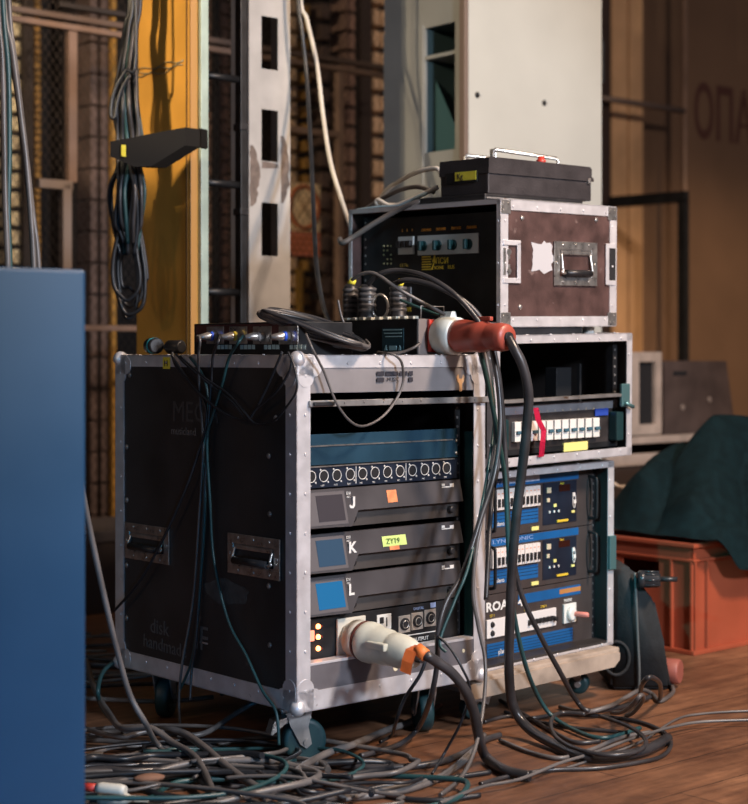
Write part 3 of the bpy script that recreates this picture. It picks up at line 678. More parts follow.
# second small box behind the coil
sb = thing('interface_box', 'small dark red and black box half hidden under the coiled cable', 'box', TA(.10, .17))
B().box(0, 0, 0, .14, .12, .058, bev=.002).out('box_body', BLACK, sb); B().box(.01, -.002, .01, .13, 0, .05).out('front_plate', MATS['maroon_plate'], sb)
for k in range(4): B().lathe([(.010, 0), (.009, .006)], (.03+k*.027, -.002, .032), NY, 12).out('socket', CHROME, sb)
ad = thing('cable_adapter', 'small black and teal adapter on the far left corner of the large case', 'adapter', TA(.05, .62))
B().lathe([(.016, 0), (.020, .006), (.020, .05), (.013, .058), (.008, .08)], (-.03, -.05, .022), (.3, 1, 0), 14).out('adapter_body', BLACKP, ad)
B().lathe([(.0205, 0), (.0205, .012)], (-.026, -.036, .022), (.3, 1, 0), 14).out('teal_ring', mat('teal_plastic', (.02, .35, .38), .4), ad)
ad2 = tag(B().lathe([(.012, 0), (.017, .004), (.017, .045), (.008, .06)], FA @ V((.045, .50, HA+.022)), FA.to_3x3() @ V((-.1, 1, 0)), 14).out('cable_connector', BLACKP), 'black barrel connector lying beside the splitter box on the case edge', 'connector')

# distribution box with the red plug
XB, YB_ = .405, .05
db = thing('distribution_box', 'black power box with a teal data label, on the large case', 'distribution box', TA(XB, YB_))
hd = .085
B().box(-.002, 0, 0, .14, .32, hd, bev=.0015).out('box_body', BLACK, db)
B().box(.0, -.003, .0, .138, 0, hd, bev=.001).out('end_plate', mat('warm_grey', (.22, .19, .18), .45, .3), db)
RLb = lambda px, py: (lambda q: (q[1]-YB_, q[2]-HA-.003))(on(FA, px, py, XB-.002, 0))
a = RLb(382.5, 352); b = RLb(404, 328)
lb = B().box(-.0035, b[0], a[1], -.0022, a[0], b[1]).out('data_label', mat('label_dark_teal', (.02, .06, .08), .4), db)
cyp = mat('cyan_print', (.35, .6, .65), .5)
for k, z in enumerate((b[1]-.004, b[1]-.012, b[1]-.020)): B().box(-.0042, b[0]+.006, z-.0012, -.0034, a[0]-.004*(k+1), z+.0012).out('printed_line', cyp, lb)
w3 = B(); zz = a[1]+.004; yy = a[0]-.008
w3.prism([(b[0]+.008, zz), (b[0]+.018, zz), (b[0]+.013, zz+.012)], -.0042, -.0034, 'x').prism([(yy, zz), (yy-.012, zz), (yy-.006, zz+.012)], -.0042, -.0034, 'x').box(-.0042, b[0]+.024, zz, -.0034, yy-.018, zz+.011)
w3.out('warning_print', cyp, lb)
for k in range(9): B().box(.004, .02+k*.03, hd, .022, .038+k*.03, hd+.007, bev=.0015).out('terminal', IVORY, db)
B().tube([db.matrix_world.inverted() @ (TA(XB, YB_) @ V(p)) for p in ((.01, .0, hd-.01), (.01, .0, hd+.03), (.085, .0, hd+.03), (.085, .0, hd-.01))], .0016, 6).out('wire_guard', STEEL, db)
fx, fz = .062, .046
B().box(fx-.035, -.012, fz-.040, fx+.04, -.003, fz+.038, bev=.003).out('socket_flange', REDP, db)
ax_ = V((.0, -1, -.03)).normalized()
pg = thing('power_plug', 'big red industrial plug with a white collar pushed into the black power box', 'plug', TA(XB+fx, YB_-.012, fz))
B().lathe([(.038, 0), (.044, .006), (.046, .04), (.044, .058), (.040, .062)], (0, 0, 0), ax_, 28).prism([(-.012, .040), (.012, .040), (.006, .056), (-.006, .056)], -.045, -.01).out('collar', mat('pale_teal_white', (.62, .68, .66), .4), pg)
bd = B().lathe([(.037, .055), (.039, .075), (.037, .10), (.036, .125), (.037, .128), (.036, .15), (.030, .165), (.031, .17), (.033, .20), (.031, .215), (.028, .22), (.013, .222)], (0, 0, 0), ax_, 28)
bd.box(-.006, -.17, .032, .006, -.12, .042, bev=.003)
bd.out('plug_body', RED, pg)
tip = pg.matrix_world @ (ax_*.222)
B().lathe([(.014, 0), (.012, .012)], ax_*.216, ax_, 14).out('cable_gland', BLACKP, pg)

# black round plugs standing on that box
ys_ = 0
for i, (px, pt_, w_) in enumerate(((350.5, 283, .019), (367, 281, .022), (392, 284, .020))):
    base = P(px, 319, 3.80)
    base = FA @ V((XB+.035+.02*(i == 2), on(FA, px, 319, XB+.035, 0)[1], HA+.003+hd+.001))
    t = thing('round_plug', ('dark ribbed round plug with a yellow sleeve, leftmost of three', 'ribbed round plug without a yellow sleeve, middle of three', 'ribbed round plug, rightmost of three, beside the metal ring clip')[i], 'plug', Matrix.Translation(base), 'round plugs on the power box')
    hh = .092-.004*i
    B().lathe([(w_*1.12, 0), (w_*1.15, .01), (w_, .014), (w_*1.02, hh*.6), (w_*.9, hh*.9), (w_*.5, hh)], (0, 0, 0), Z1, 22).out('plug_body', BLACKP, t)
    for k in range(5): B().lathe([(w_*1.0, 0), (w_*1.07, .002), (w_*1.07, .006), (w_*1.0, .008)], (0, 0, .02+k*.013), Z1, 22, cap=False).out('rib', mat('rib_grey', (.09, .085, .085), .4), t)
    if i != 1: B().lathe([(w_*.55, 0), (w_*.4, .016)], (0, 0, hh-.002), (.4, -.2, .6), 12).out('yellow_sleeve', YEL, t)
hk = B().tube([V((.02*math.cos(t), 0, .032+.03*math.sin(t))) for t in [k/16*2*PI for k in range(16)]], .0035, 8, closed=True).out('ring_clip', CHROME)
hk.matrix_world = Matrix.Translation(FA @ V((XB+.05, on(FA, 380, 319, XB+.05, 0)[1], HA+.005+hd))) ; tag(hk, 'small metal ring clip standing between the round plugs', 'clip')

# coiled cable hank lying across the boxes
rc_ = random.Random(3)
for i in range(13):
    n = 20; pts = []; hl = 56-rc_.uniform(0, 12); ht = 2.0+i*.62; o1 = rc_.uniform(-4, 4); o2 = rc_.uniform(-2.5, 2.5)
    for t in range(n):
        a = t/n*2*PI; al = math.cos(a)*hl+o1; pe = math.sin(a)*ht+o2+1.5*math.sin(2*a+i)
        px = 313+al*.948-pe*.317; py = 328+al*.317+pe*.948
        pts.append(P(px, py, 3.52-.05*math.sin(a)+.006*i))
    cable('coiled_cable', pts, .0042+.0006*(i % 3), (RUB, RUBD, RUBG)[i % 3], 'turn of cable in the flattened coil on top of the large case', 'cable', 'coil of cable on the case', closed=True, k=4)
cable('thin_cable', [P(265, 316, 3.55), P(300, 335, 3.5), P(340, 344, 3.5), P(368, 346, 3.52), P(366, 340, 3.56)], .003, RUBG, 'thin light grey cable hanging under the flattened coil', 'cable')

# ================================================================== cables over the faces of the large case
def multi(*segs): return [p for s in segs for p in s]
def ca(name, pl_, r, m, label, group=None, off=.012):
    return cable(name, [LA(x, y, off) for x, y in pl_], r, m, label, 'cable', group)
top4 = lambda px, py: sp.matrix_world @ V((rs(px, py)[0], -.045, rs(px, py)[1]))
GD = 'cables hanging down the left side of the large case'
cable('hanging_cable', [top4(206, 336), LA(200, 340, .05), LA(198.5, 356, .035), LA(199, 380, .02), LA(201, 410, .016), LA(203, 450, .012), LA(199, 520, .012), LA(193, 600, .012), LA(182, 665, .014), P(179, 700, 3.75), P(180, 728, 3.75)], .0032, RUBG, 'grey cable hanging straight down the case side from the first splitter plug', 'cable', GD)
cable('hanging_cable', [top4(229, 336), LA(218, 342, .045), LA(213, 356, .03), LA(211, 385, .02), LA(208, 430, .018), LA(205, 480, .012), LA(201, 560, .010), LA(196, 640, .012), LA(192, 668, .014), P(190, 700, 3.7)], .0032, RUB, 'dark cable from the second splitter plug, hanging down behind the straight grey one', 'cable', GD)
cable('hanging_cable', [top4(252, 336), LA(238, 343, .045), LA(229, 358, .03), LA(222, 385, .02), LA(213, 415, .02), LA(207, 440, .02), LA(210, 500, .014), LA(214, 560, .012), LA(228, 620, .012), LA(246, 655, .012), LA(262, 690, .016), LA(276, 712, .02), P(279, 745, 3.45)], .0034, RUBT, 'teal cable swinging down the case side to the front caster', 'cable', GD)
ca('hanging_cable', ((172, 352), (176, 366), (190, 384), (204, 402), (206, 425), (196, 460), (183, 495), (160, 545), (138, 583), (115, 610)), .0034, RUBD, 'black cable slanting across the left case side over the far handle', GD, .022)
ca('hanging_cable', ((176, 354), (190, 368), (214, 388), (232, 402), (246, 419), (254, 412), (268, 385), (282, 352)), .0030, RUBD, 'black cable in the smaller V loop on the upper case side', GD, .016)
ca('hanging_cable', ((172, 356), (192, 385), (216, 408), (236, 419), (248, 419), (258, 407), (276, 392), (290, 370), (291, 354)), .0030, RUBD, 'black cable in the wider V loop on the upper case side', GD, .024)
ca('hanging_cable', ((180, 356), (205, 378), (228, 394), (244, 412), (256, 424), (272, 422), (288, 405), (297, 388), (294, 366), (288, 352)), .0026, RUBD, 'thin black cable looping round to the front corner of the case', GD, .032)
ca('hanging_cable', ((190, 357), (203, 376), (208, 398), (207, 425), (203, 455), (205, 500), (202, 560), (194, 650), (180, 690)), .0034, RUBT, 'second teal cable running down with the bundle on the case side', GD, .010)
cable('patch_lead', [P(306, 334, 3.46), P(312, 348, 3.43), LF(324, 372, .02), LF(336, 402, .025), LF(350, 421, .025), LF(364, 426, .025), LF(382, 417, .022), LF(396, 400, .02), LF(403, 382, .02), LF(402, 364, .025), LF(396, 356, .03), P(388, 353.5, 3.60), P(378, 352, 3.66)], .0030, RUBG, 'thin grey lead hanging in a U over the front of the large case', 'cable')
cable('short_lead', [P(338, 300, 3.64), P(341, 315, 3.64), P(345, 326, 3.64)], .003, RUBG, 'short grey lead hanging beside the round plugs', 'cable')
cable('short_lead', [P(382, 353.5, 3.66), P(400, 352.5, 3.66), P(413, 348, 3.66), P(420, 343, 3.67)], .0032, RUBG, 'short grey lead lying along the foot of the power box', 'cable')

# ================================================================== white plug in the bottom distributor
fp = on(FA, 346, 637, RKA-.006)
wp = thing('power_plug', 'large white industrial plug with an orange tag, plugged into the lowest rack unit', 'plug', FA @ Matrix.Translation((fp[0]+.012, RKA-.006, fp[2])))
wax = V((0.03, -1, -.07)).normalized()
B().box(-.042, -.007, -.044, .042, .0, .044, bev=.003).out('socket_flange', mat('cream_plastic', (.6, .58, .5), .4), wp)
B().lathe([(.036, .004), (.040, .010), (.041, .05), (.043, .052)], (0, 0, 0), wax, 8).lathe([(.0425, .02), (.043, .05)], (0, 0, 0), wax, 28).out('socket_housing', MATS['cream_plastic'], wp)
B().lathe([(.0445, .046), (.0445, .052)], (0, 0, 0), wax, 28).out('dark_ring', mat('dark_red_ring', (.12, .03, .02), .5), wp)
B().lathe([(.040, .050), (.045, .056), (.046, .062), (.046, .076), (.043, .082), (.041, .10), (.040, .125), (.036, .135), (.036, .142), (.038, .146), (.038, .165), (.034, .19), (.027, .21), (.016, .218)], (0, 0, 0), wax, 28).box(-.042, -.16, -.008, .042, -.10, .008, bev=.003).out('plug_body', IVORY, wp)
wt = wp.matrix_world @ (wax*.214)
B().lathe([(.0145, 0), (.0125, .022)], wax*.212, wax, 16).out('cable_gland', BLACKP, wp)
tipw = wt
cb = cable('power_cable', [wt, P(425, 655, 3.335), P(437, 662, 3.345), P(452, 673, 3.36), P(465, 690, 3.38), P(474, 712, 3.41), P(479, 738, 3.45), FL(486, 757, .014), FL(505, 770, .014), FL(530, 776, .012)], .0115, RUB, 'thick black cable from the white plug curving down to the floor', 'cable')
og = thing('cable_tag', 'orange tape tag folded round the cable of the white plug', 'tag', Matrix.Translation(P(420, 652, 3.335)))
B().lathe([(.0135, 0), (.0135, .026)], (-.006, .008, .006), (.7, -.5, -.5), 16).out('tape_wrap', ORANGE, og)
tg = B(); pr = None
for p in ((-.002, .0, .012), (-.022, -.004, .004), (-.030, -.006, -.018), (-.034, -.004, -.042)):
    q_ = [tg.bm.verts.new(V(p)+V(d)) for d in ((-.008, .002, .003), (.014, -.002, -.006))]
    if pr: tg.bm.faces.new((pr[0], pr[1], q_[1], q_[0]))
    pr = q_
bmesh.ops.solidify(tg.bm, geom=tg.bm.faces[:], thickness=.0015)
tg.out('tape_flap', ORANGE, og)

# ================================================================== heavy cables between the stacks
cable('power_cable', [tip, P(515, 350, 3.60), P(523, 367, 3.60), P(528.5, 395, 3.61), P(526.5, 430, 3.62), P(522, 470, 3.63), P(516, 520, 3.64), P(512, 570, 3.65), P(510, 620, 3.66), P(509, 670, 3.7), P(513, 705, 3.74), FL(528, 728, .03), FL(556, 745, .014), FL(590, 757, .014), FL(640, 752, .014), FL(668, 738, .014)], .0118, RUB, 'thickest black cable dropping from the red plug in front of the right stack', 'cable')
GH = 'cables dropping between the large case and the right stack'
def hang(lst, r, m, label): return cable('hanging_cable', [P(x, y, Y) if Y > 0 else FL(x, y, -Y) for x, y, Y in lst], r, m, label, 'cable', GH)
hang(((368, 284, 3.78), (380, 274, 3.76), (398, 270.5, 3.74), (425, 276, 3.70), (452, 292, 3.68), (476, 318, 3.67), (490, 345, 3.66), (498, 385, 3.64), (500, 430, 3.62), (494, 475, 3.6), (480, 520, 3.55), (463, 572, 3.5), (446, 602, 3.46), (438, 632, 3.44), (437, 665, 3.45), (430, 700, 3.5), (418, 728, -.03), (398, 745, -.012), (360, 756, -.012)), .0062, RUB, 'dark cable arching from the middle round plug across the large case front')
hang(((352, 280, 3.80), (362, 274, 3.78), (376, 274, 3.76), (400, 290, 3.74), (440, 312, 3.76), (470, 330, 3.72), (484, 352, 3.72), (492, 400, 3.7), (495, 450, 3.7), (486, 500, 3.62), (477, 545, 3.58), (473, 590, 3.56), (478, 625, 3.55), (485, 660, 3.54), (484, 700, 3.5), (476, 745, 3.42), (462, 776, -.02), (440, 795, -.008)), .0045, RUBG, 'long grey cable curving down past the lower right corner of the large case')
hang(((394, 284, 3.78), (410, 280, 3.76), (440, 288, 3.74), (470, 306, 3.74), (488, 332, 3.74), (498, 372, 3.74), (503, 420, 3.74), (506, 470, 3.74), (509, 530, 3.74), (520, 590, 3.76), (540, 635, 3.8), (560, 672, 3.86), (576, 700, 3.95), (590, 711, -.02), (625, 706, -.01), (650, 697, -.01)), .0065, RUB, 'black cable running diagonally down in front of the blue dimmers')
hang(((480, 352, 3.70), (488, 385, 3.7), (497, 430, 3.7), (505, 480, 3.7), (508, 540, 3.7), (512, 600, 3.72), (524, 660, 3.76), (540, 700, 3.85), (560, 722, -.016), (600, 738, -.010), (640, 728, -.01)), .0055, RUBT, 'dark teal cable beside the thick one in front of the right stack')
hang(((492, 352, 3.72), (500, 400, 3.74), (500, 450, 3.74), (492, 500, 3.7), (488, 560, 3.62), (486, 600, 3.58)), .0055, RUB, 'black cable ending low behind the corner of the large case')
hang(((400, 300, 3.8), (430, 312, 3.78), (455, 322, 3.76), (478, 345, 3.76), (494, 400, 3.76), (488, 470, 3.68), (470, 560, 3.5), (455, 600, 3.46), (440, 640, 3.43), (446, 652, 3.42)), .0036, RUBT, 'thin teal cable crossing the right post of the large case')
hang(((438, 636, 3.43), (450, 648, 3.42), (462, 668, 3.41), (470, 690, 3.42), (462, 720, 3.42), (445, 752, 3.44), (432, 774, -.01)), .0030, RUBD, 'thin black lead hooked over the bottom edge of the large case')
hang(((427, 656, 3.46), (420, 675, 3.45), (404, 700, 3.46), (395, 725, 3.5), (392, 735, -.02), (380, 742, -.01)), .0040, RUBD, 'black lead falling from the orange tag to the floor')
# ================================================================== floor cables
GF = 'cables snaking over the wooden floor'
def fc(lst, r, m, label, z=None, group=GF, lift=0):
    pts = []
    for p in lst:
        zz = (p[2] if len(p) > 2 else 0)+r+.001+lift
        pts.append(FL(p[0], p[1], zz))
    return cable('floor_cable', pts, r, m, label, 'cable', group)
fc(((86, 737), (110, 733), (140, 731, .02), (165, 729, .05), (185, 734, .05), (205, 748, .04), (225, 765, .03), (250, 783, .02), (280, 797, .01), (330, 806), (380, 812)), .0085, RUBG, 'thick grey cable sweeping from the blue box across the cable pile')
fc(((86, 729, .03), (120, 737, .04), (150, 731, .05), (180, 735, .04), (205, 733, .04), (235, 714, .06), (262, 699, .09), (278, 699, .09), (285, 712, .05)), .0065, RUBG, 'grey cable rising from the pile towards the front caster of the large case')
cable('floor_cable', [P(79, 470, 3.2), P(84, 500, 3.2), (P(92, 540, 3.22)), P(105, 600, 3.25), P(117, 650, 3.28), P(130, 695, 3.3), P(146, 724, 3.32), FL(158, 745, .05), FL(185, 765, .03), FL(205, 785, .02), FL(212, 806, .01)], .0065, RUBG, 'long grey cable coming down from behind the blue box to the pile', 'cable')
fc(((86, 660, .05), (95, 690, .05), (110, 715, .05), (122, 728, .05), (150, 728, .06), (172, 742, .04), (196, 758, .03), (212, 790, .01), (216, 812)), .0075, RUBG, 'pair-like grey cable bending steeply down the left of the pile', lift=.01)
cable('floor_cable', [P(116, 660, 4.0), P(103, 672, 3.9), FL(98, 690, .1), FL(101, 705, .06), FL(114, 722, .05), FL(128, 730, .04)], .0055, RUBT, 'teal cable looping beside the far foot of the large case', 'cable')
fc(((290, 776, .02), (305, 765, .02), (330, 752, .02), (352, 745, .015), (380, 733), (392, 728), (410, 722), (440, 705)), .0085, RUBG, 'dusty grey cable running under the large case from its front caster')
fc(((300, 752), (330, 763), (352, 767), (400, 767), (440, 762), (470, 750), (485, 740), (500, 735)), .0075, RUB, 'dark cable in a flat bow under the front of the large case')
fc(((190, 752), (220, 770), (250, 785), (280, 795), (330, 798), (380, 795), (420, 786), (446, 774), (470, 755), (484, 735)), .0070, RUBG, 'grey cable in a wide bow along the bottom of the picture')
fc(((230, 760, .02), (270, 768, .03), (300, 778, .02), (335, 790), (360, 789), (400, 798), (440, 800), (480, 795)), .0055, RUBD, 'black cable crossing the pile towards the lower middle')
fc(((200, 768, .02), (250, 772, .02), (300, 790, .02), (345, 793), (385, 786), (420, 783), (450, 778), (490, 772)), .0055, RUBD, 'black cable with a taped joint in front of the large case')
fc(((345, 800), (380, 790), (420, 782), (446, 772), (475, 747), (480, 742)), .0045, RUBG, 'thin grey cable joining the bow from below', lift=.008)
fc(((440, 803), (462, 794), (485, 786), (520, 779), (560, 763), (590, 754), (625, 741), (650, 733), (672, 727), (700, 722), (748, 720), (800, 719)), .0038, RUBG, 'thin grey cable running off to the right edge, lower of the two', lift=.012)
fc(((566, 768), (600, 757), (640, 742), (675, 720), (700, 714), (748, 711), (800, 712)), .0030, RUBG, 'thin grey cable running off to the right edge, upper of the two')
fc(((505, 712), (530, 718), (560, 714), (600, 716), (640, 722), (665, 733), (671, 745), (662, 756), (640, 762), (600, 768), (550, 770), (510, 776), (480, 784)), .0048, RUB, 'dark cable in the widest loop below the right stack')
fc(((585, 714, .02), (560, 713, .02), (551, 722, .02), (556, 737, .02), (575, 748, .02), (605, 755, .02), (635, 752, .02), (646, 741, .02), (630, 727, .02), (600, 716, .02)), .0052, RUB, 'dark cable in the small tight loop on top of the wide one')
fc(((500, 740), (530, 752), (560, 758), (590, 750), (620, 738), (650, 732)), .0050, RUBG, 'grey cable threading the loops below the right stack')
fc(((560, 707), (585, 712, .01), (610, 706, .02), (625, 698, .02), (641, 690, .02), (652, 694), (660, 701), (673, 692), (668, 683), (650, 680)), .0060, RUBG, 'grey cable curling beside the black bag')
cable('floor_cable', [FL(612, 713, .01), FL(622, 712, .04), FL(632, 705, .10), FL(641, 695, .13), FL(643, 700, .08), FL(634, 712, .03), FL(626, 716, .01)], .0052, RUBG, 'short upright grey cable loop in front of the black bag', 'cable', GF)
cable('floor_cable', [FL(640, 700, .005), FL(642, 685, .10), FL(650, 677, .13), FL(660, 684, .09), FL(660, 700, .006)], .0060, RUB, 'dark upright cable loop at the foot of the black bag', 'cable', GF)
fc(((484, 722), (510, 716), (540, 722), (575, 728), (610, 731), (640, 735)), .0046, RUB, 'dark cable lying closest under the right stack')
fc(((500, 700), (520, 712), (550, 730), (575, 742), (600, 741)), .0052, RUB, 'dark cable slanting out from under the plank')
# dense tangle on the left
rnd = random.Random(21)
TG = 'tangle of cables on the floor left of the large case'
for i in range(34):
    cx = rnd.uniform(110, 330) if i % 3 else rnd.uniform(80, 220); cy = rnd.uniform(764, 815); c0 = FL(cx, cy)
    c0.y = min(c0.y, 3.55) if cx > 230 else c0.y
    a_ = rnd.uniform(.16, .42); b_ = rnd.uniform(.07, .2); th = rnd.uniform(-.5, .5)
    t0 = rnd.uniform(0, 6.3); span = rnd.uniform(3.2, 6.0); r = rnd.choice((.004, .0048, .006, .0075)); z0_ = r+.0015+i*.0012
    pts = []
    for k in range(12):
        t = t0+span*k/11; x = a_*math.cos(t); y = b_*math.sin(t)
        pts.append(V((c0.x+x*math.cos(th)-y*math.sin(th)+rnd.uniform(-.02, .02), c0.y+x*math.sin(th)+y*math.cos(th)+rnd.uniform(-.015, .015), z0_+.006*math.sin(3*t+i))))
    cable('tangled_cable', pts, r, rnd.choice((RUB, RUB, RUBD, RUBG, RUBG, RUBT)), 'cable in the dense floor tangle between blue box and large case', 'cable', TG, k=5)
for i in range(9):
    pts = []; c0 = FL(rnd.uniform(84, 135), rnd.uniform(648, 715)); z0_ = .02+.012*(i % 4)
    a_ = rnd.uniform(.15, .3)
    for k in range(11):
        t = k/10*6.1+i; pts.append(V((c0.x-.03+a_*math.cos(t), c0.y+.5*a_*math.sin(t), z0_+.01*math.sin(2*t+i))))
    cable('tangled_cable', pts, rnd.choice((.0045, .006)), rnd.choice((RUBG, RUB, RUBG)), 'loose cable loop behind the tangle, near the far foot of the large case', 'cable', 'cable loops further back on the left', k=5)
cn = thing('cable_connector', 'cream and red cable connector lying on the tangle by the blue box', 'connector', Matrix.Translation(FL(97, 788, .06)))
B().lathe([(.010, 0), (.012, .01), (.012, .05), (.009, .06)], (0, 0, 0), (1, -.25, -.02), 14).out('connector_body', MATS['cream_plastic'], cn)
B().lathe([(.008, -.03), (.0085, 0)], (0, 0, 0), (1, -.25, -.02), 12).out('red_end', REDP, cn)
cn2 = tag(B().lathe([(.010, 0), (.012, .01), (.012, .055), (.007, .065), (.006, .1)], FL(98, 798, .035), (1, -.08, 0), 14).out('cable_connector', MATS['cream_plastic']), 'cream barrel connector nearest the bottom edge of the picture', 'connector')
cn3 = tag(B().ball((0, 0, 0), .03, 12, sc=(1.1, .5, .32)).out('rag', mat('brown_cloth', (.20, .10, .06), .8, 0, .2, 20), None, Matrix.Translation(FL(149, 778, .045)) @ Matrix.Rotation(.3, 4, 'Z')), 'small brown leather scrap lying in the cable tangle', 'scrap')

# ================================================================== blue box in the foreground
a = P(86, 269.5, 2.62); FBx = frame(a.x, a.y, 0, 37) 
bb = thing('blue_box', 'large blue painted box at the left edge in the foreground', 'box', FBx @ Matrix.Translation((-.9, 0, 0)))
BLP = mat('blue_paint', (.014, .065, .14), .38, .0, .08, 3, coat=.1)
B().box(0, 0, .02, .9, .65, a.z, bev=.006).out('box_body', BLP, bb)
for x in (.05, .82):
    for y in (.05, .55): B().cyl((x, y, 0), (x, y, .02), .02).out('foot', RUBD, bb)

# ================================================================== yellow column, bracket, cable bundle, white post
def poly_frame(px, Y, yaw=41.5): p = P(px, 356, Y); return frame(p.x, p.y, 0, yaw)
FY = poly_frame(190, 4.5)
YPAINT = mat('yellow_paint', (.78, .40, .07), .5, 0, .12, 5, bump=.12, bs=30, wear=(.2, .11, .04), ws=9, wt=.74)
col = thing('yellow_column', 'yellow painted steel column with a pale green edge behind the large case', 'column', FY)
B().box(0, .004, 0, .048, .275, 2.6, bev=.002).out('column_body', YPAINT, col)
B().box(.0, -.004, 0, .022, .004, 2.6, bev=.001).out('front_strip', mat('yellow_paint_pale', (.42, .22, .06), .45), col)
B().box(.030, -.012, 0, .056, .004, 2.6, bev=.002).out('green_edge', mat('mint_paint', (.35, .45, .40), .45, .1, .15, 10, wear=(.3, .2, .1), ws=12, wt=.66), col)
B().box(-.002, .012, 0, .0, .018, 2.6).out('groove_line', mat('groove', (.16, .08, .02), .7), col)
wv = B()
for k in range(3): wv.tube([V((-.004-.002*math.sin(t*1.3+k), .27-t*.03, 1.742-.006*k+.006*math.sin(t*1.5+k*2)-.005*k*math.sin(t/8*3.14))) for t in range(9)], .0018, 5)
w_ = wv.out('wire_binding', mat('wire_pale', (.45, .36, .2), .5, .3)); w_.matrix_world = FY
tag(w_, 'thin wire tied round the yellow column above the bracket', 'wire')
MBK = mat('matt_black', (.010, .009, .008), .7, spec=.15)
br = thing('bracket', 'black wedge shaped bracket sticking across the yellow column', 'bracket', FY)
q0 = P(203, 131, 4.40); q1 = P(203, 151, 4.40); q2 = P(124, 140, 4.62); q3 = P(124, 160, 4.62)
I_ = FY.inverted(); b = B()
dirb = V((-.03, .05, 0))
def hexa(b, pts, d, mi=0):
    a = [b.bm.verts.new(p) for p in pts]; c = [b.bm.verts.new(V(p)+d) for p in pts]; n = len(a)
    fs = [b.bm.faces.new(a), b.bm.faces.new(c[::-1])]
    for k in range(n): fs.append(b.bm.faces.new((a[k], c[k], c[(k+1) % n], a[(k+1) % n])))
    return b
bm_ = [I_ @ P(*p) for p in ((200, 129, 4.40), (200, 147, 4.40), (166, 168, 4.38), (150, 168, 4.37), (126, 158, 4.36), (126, 143, 4.36))]
hexa(b, bm_, V((-.05, .0, 0))).out('bracket_plate', MBK, br)
b = hexa(B(), [I_ @ P(*p) for p in ((201, 129, 4.40), (201, 147, 4.40), (199, 148, 4.415), (199, 128, 4.415))], V((.03, .01, 0))).out('end_cap', MBK, br)
b = hexa(B(), [I_ @ P(*p) for p in ((121.5, 145, 4.33), (121.5, 156, 4.33), (126, 157, 4.33), (126, 145, 4.33))], V((-.002, -.002, 0))).out('yellow_tape', YEL, br)
GB = 'hank of cables hanging beside the yellow column'
rnd = random.Random(5)
for i in range(16):
    s = i/15; dy = rnd.uniform(-.05, .03); j = lambda k=2.5: rnd.uniform(-k, k)
    lst = [(129+12*s, -12, 4.52+dy), (126+10*s+j(), 28, 4.52+dy), (118+17*s+j(), 70, 4.48+dy*.6), (113+26*s+j(3), 105, 4.47+dy), (117+22*s+j(3), 138, 4.46+dy*.4), (118+20*s+j(3), 160, 4.45+dy*.4), (112+30*s+j(3), 190, 4.45+dy), (113+29*s+j(3), 222, 4.46+dy), (118+20*s+j(), 255-12*(i % 3), 4.46+dy*.5)]
    cable('hanging_cable', [P(*p) for p in lst], rnd.choice((.0052, .0062)), (RUBD, RUBD, RUB, RUBT)[i % 4], 'dark cable in the thick hank hanging beside the yellow column', 'cable', GB, k=5)
for i, (xl, xr, yb_) in enumerate(((113, 140, 300), (114, 145, 314), (118, 138, 318), (121, 147, 291), (116, 143, 306))):
    pts = [P(x, y, 4.45+.02*i) for x, y in ((130, 180), (xl+6, 230), (xl, 262), (xl+1, 285), ((xl*.7+xr*.3), yb_-4), ((xl+xr)/2+2, yb_), (xr-2, yb_-10), (xr, 275), (xr-4, 245), (134, 200))]
    cable('hanging_cable', pts, .0058, RUBD, 'dark cable loop at the bottom of the hank beside the yellow column', 'cable', 'loops under the hank by the column', k=5)
pts = [P(x, y, 4.42) for x, y in ((136, 55), (126, 70), (117, 85), (112, 100), (111, 116), (115, 117), (117, 104), (122, 88), (130, 75))]
cable('hanging_cable', pts, .0055, RUBD, 'dark cable wrapped round the upper part of the hank', 'cable', k=5)
GL = 'cables hanging at the upper left edge'
for i, lst in enumerate((((-3, -10), (2, 60), (4, 140), (5, 200), (8, 275)), ((2, -10), (8, 70), (9, 150), (8, 210), (10, 280)), ((3, -10), (12, 50), (20, 110), (28, 180), (34, 275)), ((8, -10), (16, 70), (22, 120), (31, 200), (39, 275)), ((6, -10), (10, 50), (17, 90), (25, 160), (36, 270)))):
    cable('hanging_cable', [P(x, y, 3.3+.03*i) for x, y in tuple(lst)+((lst[-1][0]+3, 420), (lst[-1][0]+4, 600), (lst[-1][0]+2, 740), (lst[-1][0]-8, 772-4*i))], .0062, (RUBG, RUBT, RUBG, RUBG, RUB)[i], ('grey cable hanging straight down at the very left edge', 'teal cable hanging straight at the upper left edge', 'inner grey cable slanting right down to the blue box', 'grey cable slanting right down to the blue box, rightmost of five', 'black cable slanting between the grey ones at the upper left')[i], 'cable', GL, k=6)

FPt = poly_frame(249, 4.75)
WP = mat('worn_white_paint', (.44, .43, .41), .5, 0, .1, 9, wear=(.24, .18, .15), ws=7, wt=.64)
po = thing('perforated_post', 'worn white steel post with rectangular holes, right of the yellow column', 'post', FPt)
ww = .157; hx0 = on(FPt, 261.5, 200)[0]; hx1 = on(FPt, 278, 200)[0]
hz = []
for yt, yb in ((-75, -24), (17, 69.5), (110, 161.5), (203, 256)): hz.append((on(FPt, 270, yb)[2], on(FPt, 270, yt)[2]))
b = B().box(0, 0, 0, hx0, .004, 2.7).box(hx1, 0, 0, ww, .004, 2.7)
zs_ = [0]+[v for h in sorted(hz) for v in h]+[2.7]
for k in range(0, len(zs_), 2):
    if zs_[k+1] > zs_[k]: b.box(hx0, 0, zs_[k], hx1, .004, zs_[k+1])
b.out('front_plate', WP, po)
B().box(0, .004, 0, .004, .09, 2.7).out('side_plate', WP, po); B().box(ww-.004, .004, 0, ww, .09, 2.7).out('side_plate', WP, po)
FPl = poly_frame(241, 4.70)
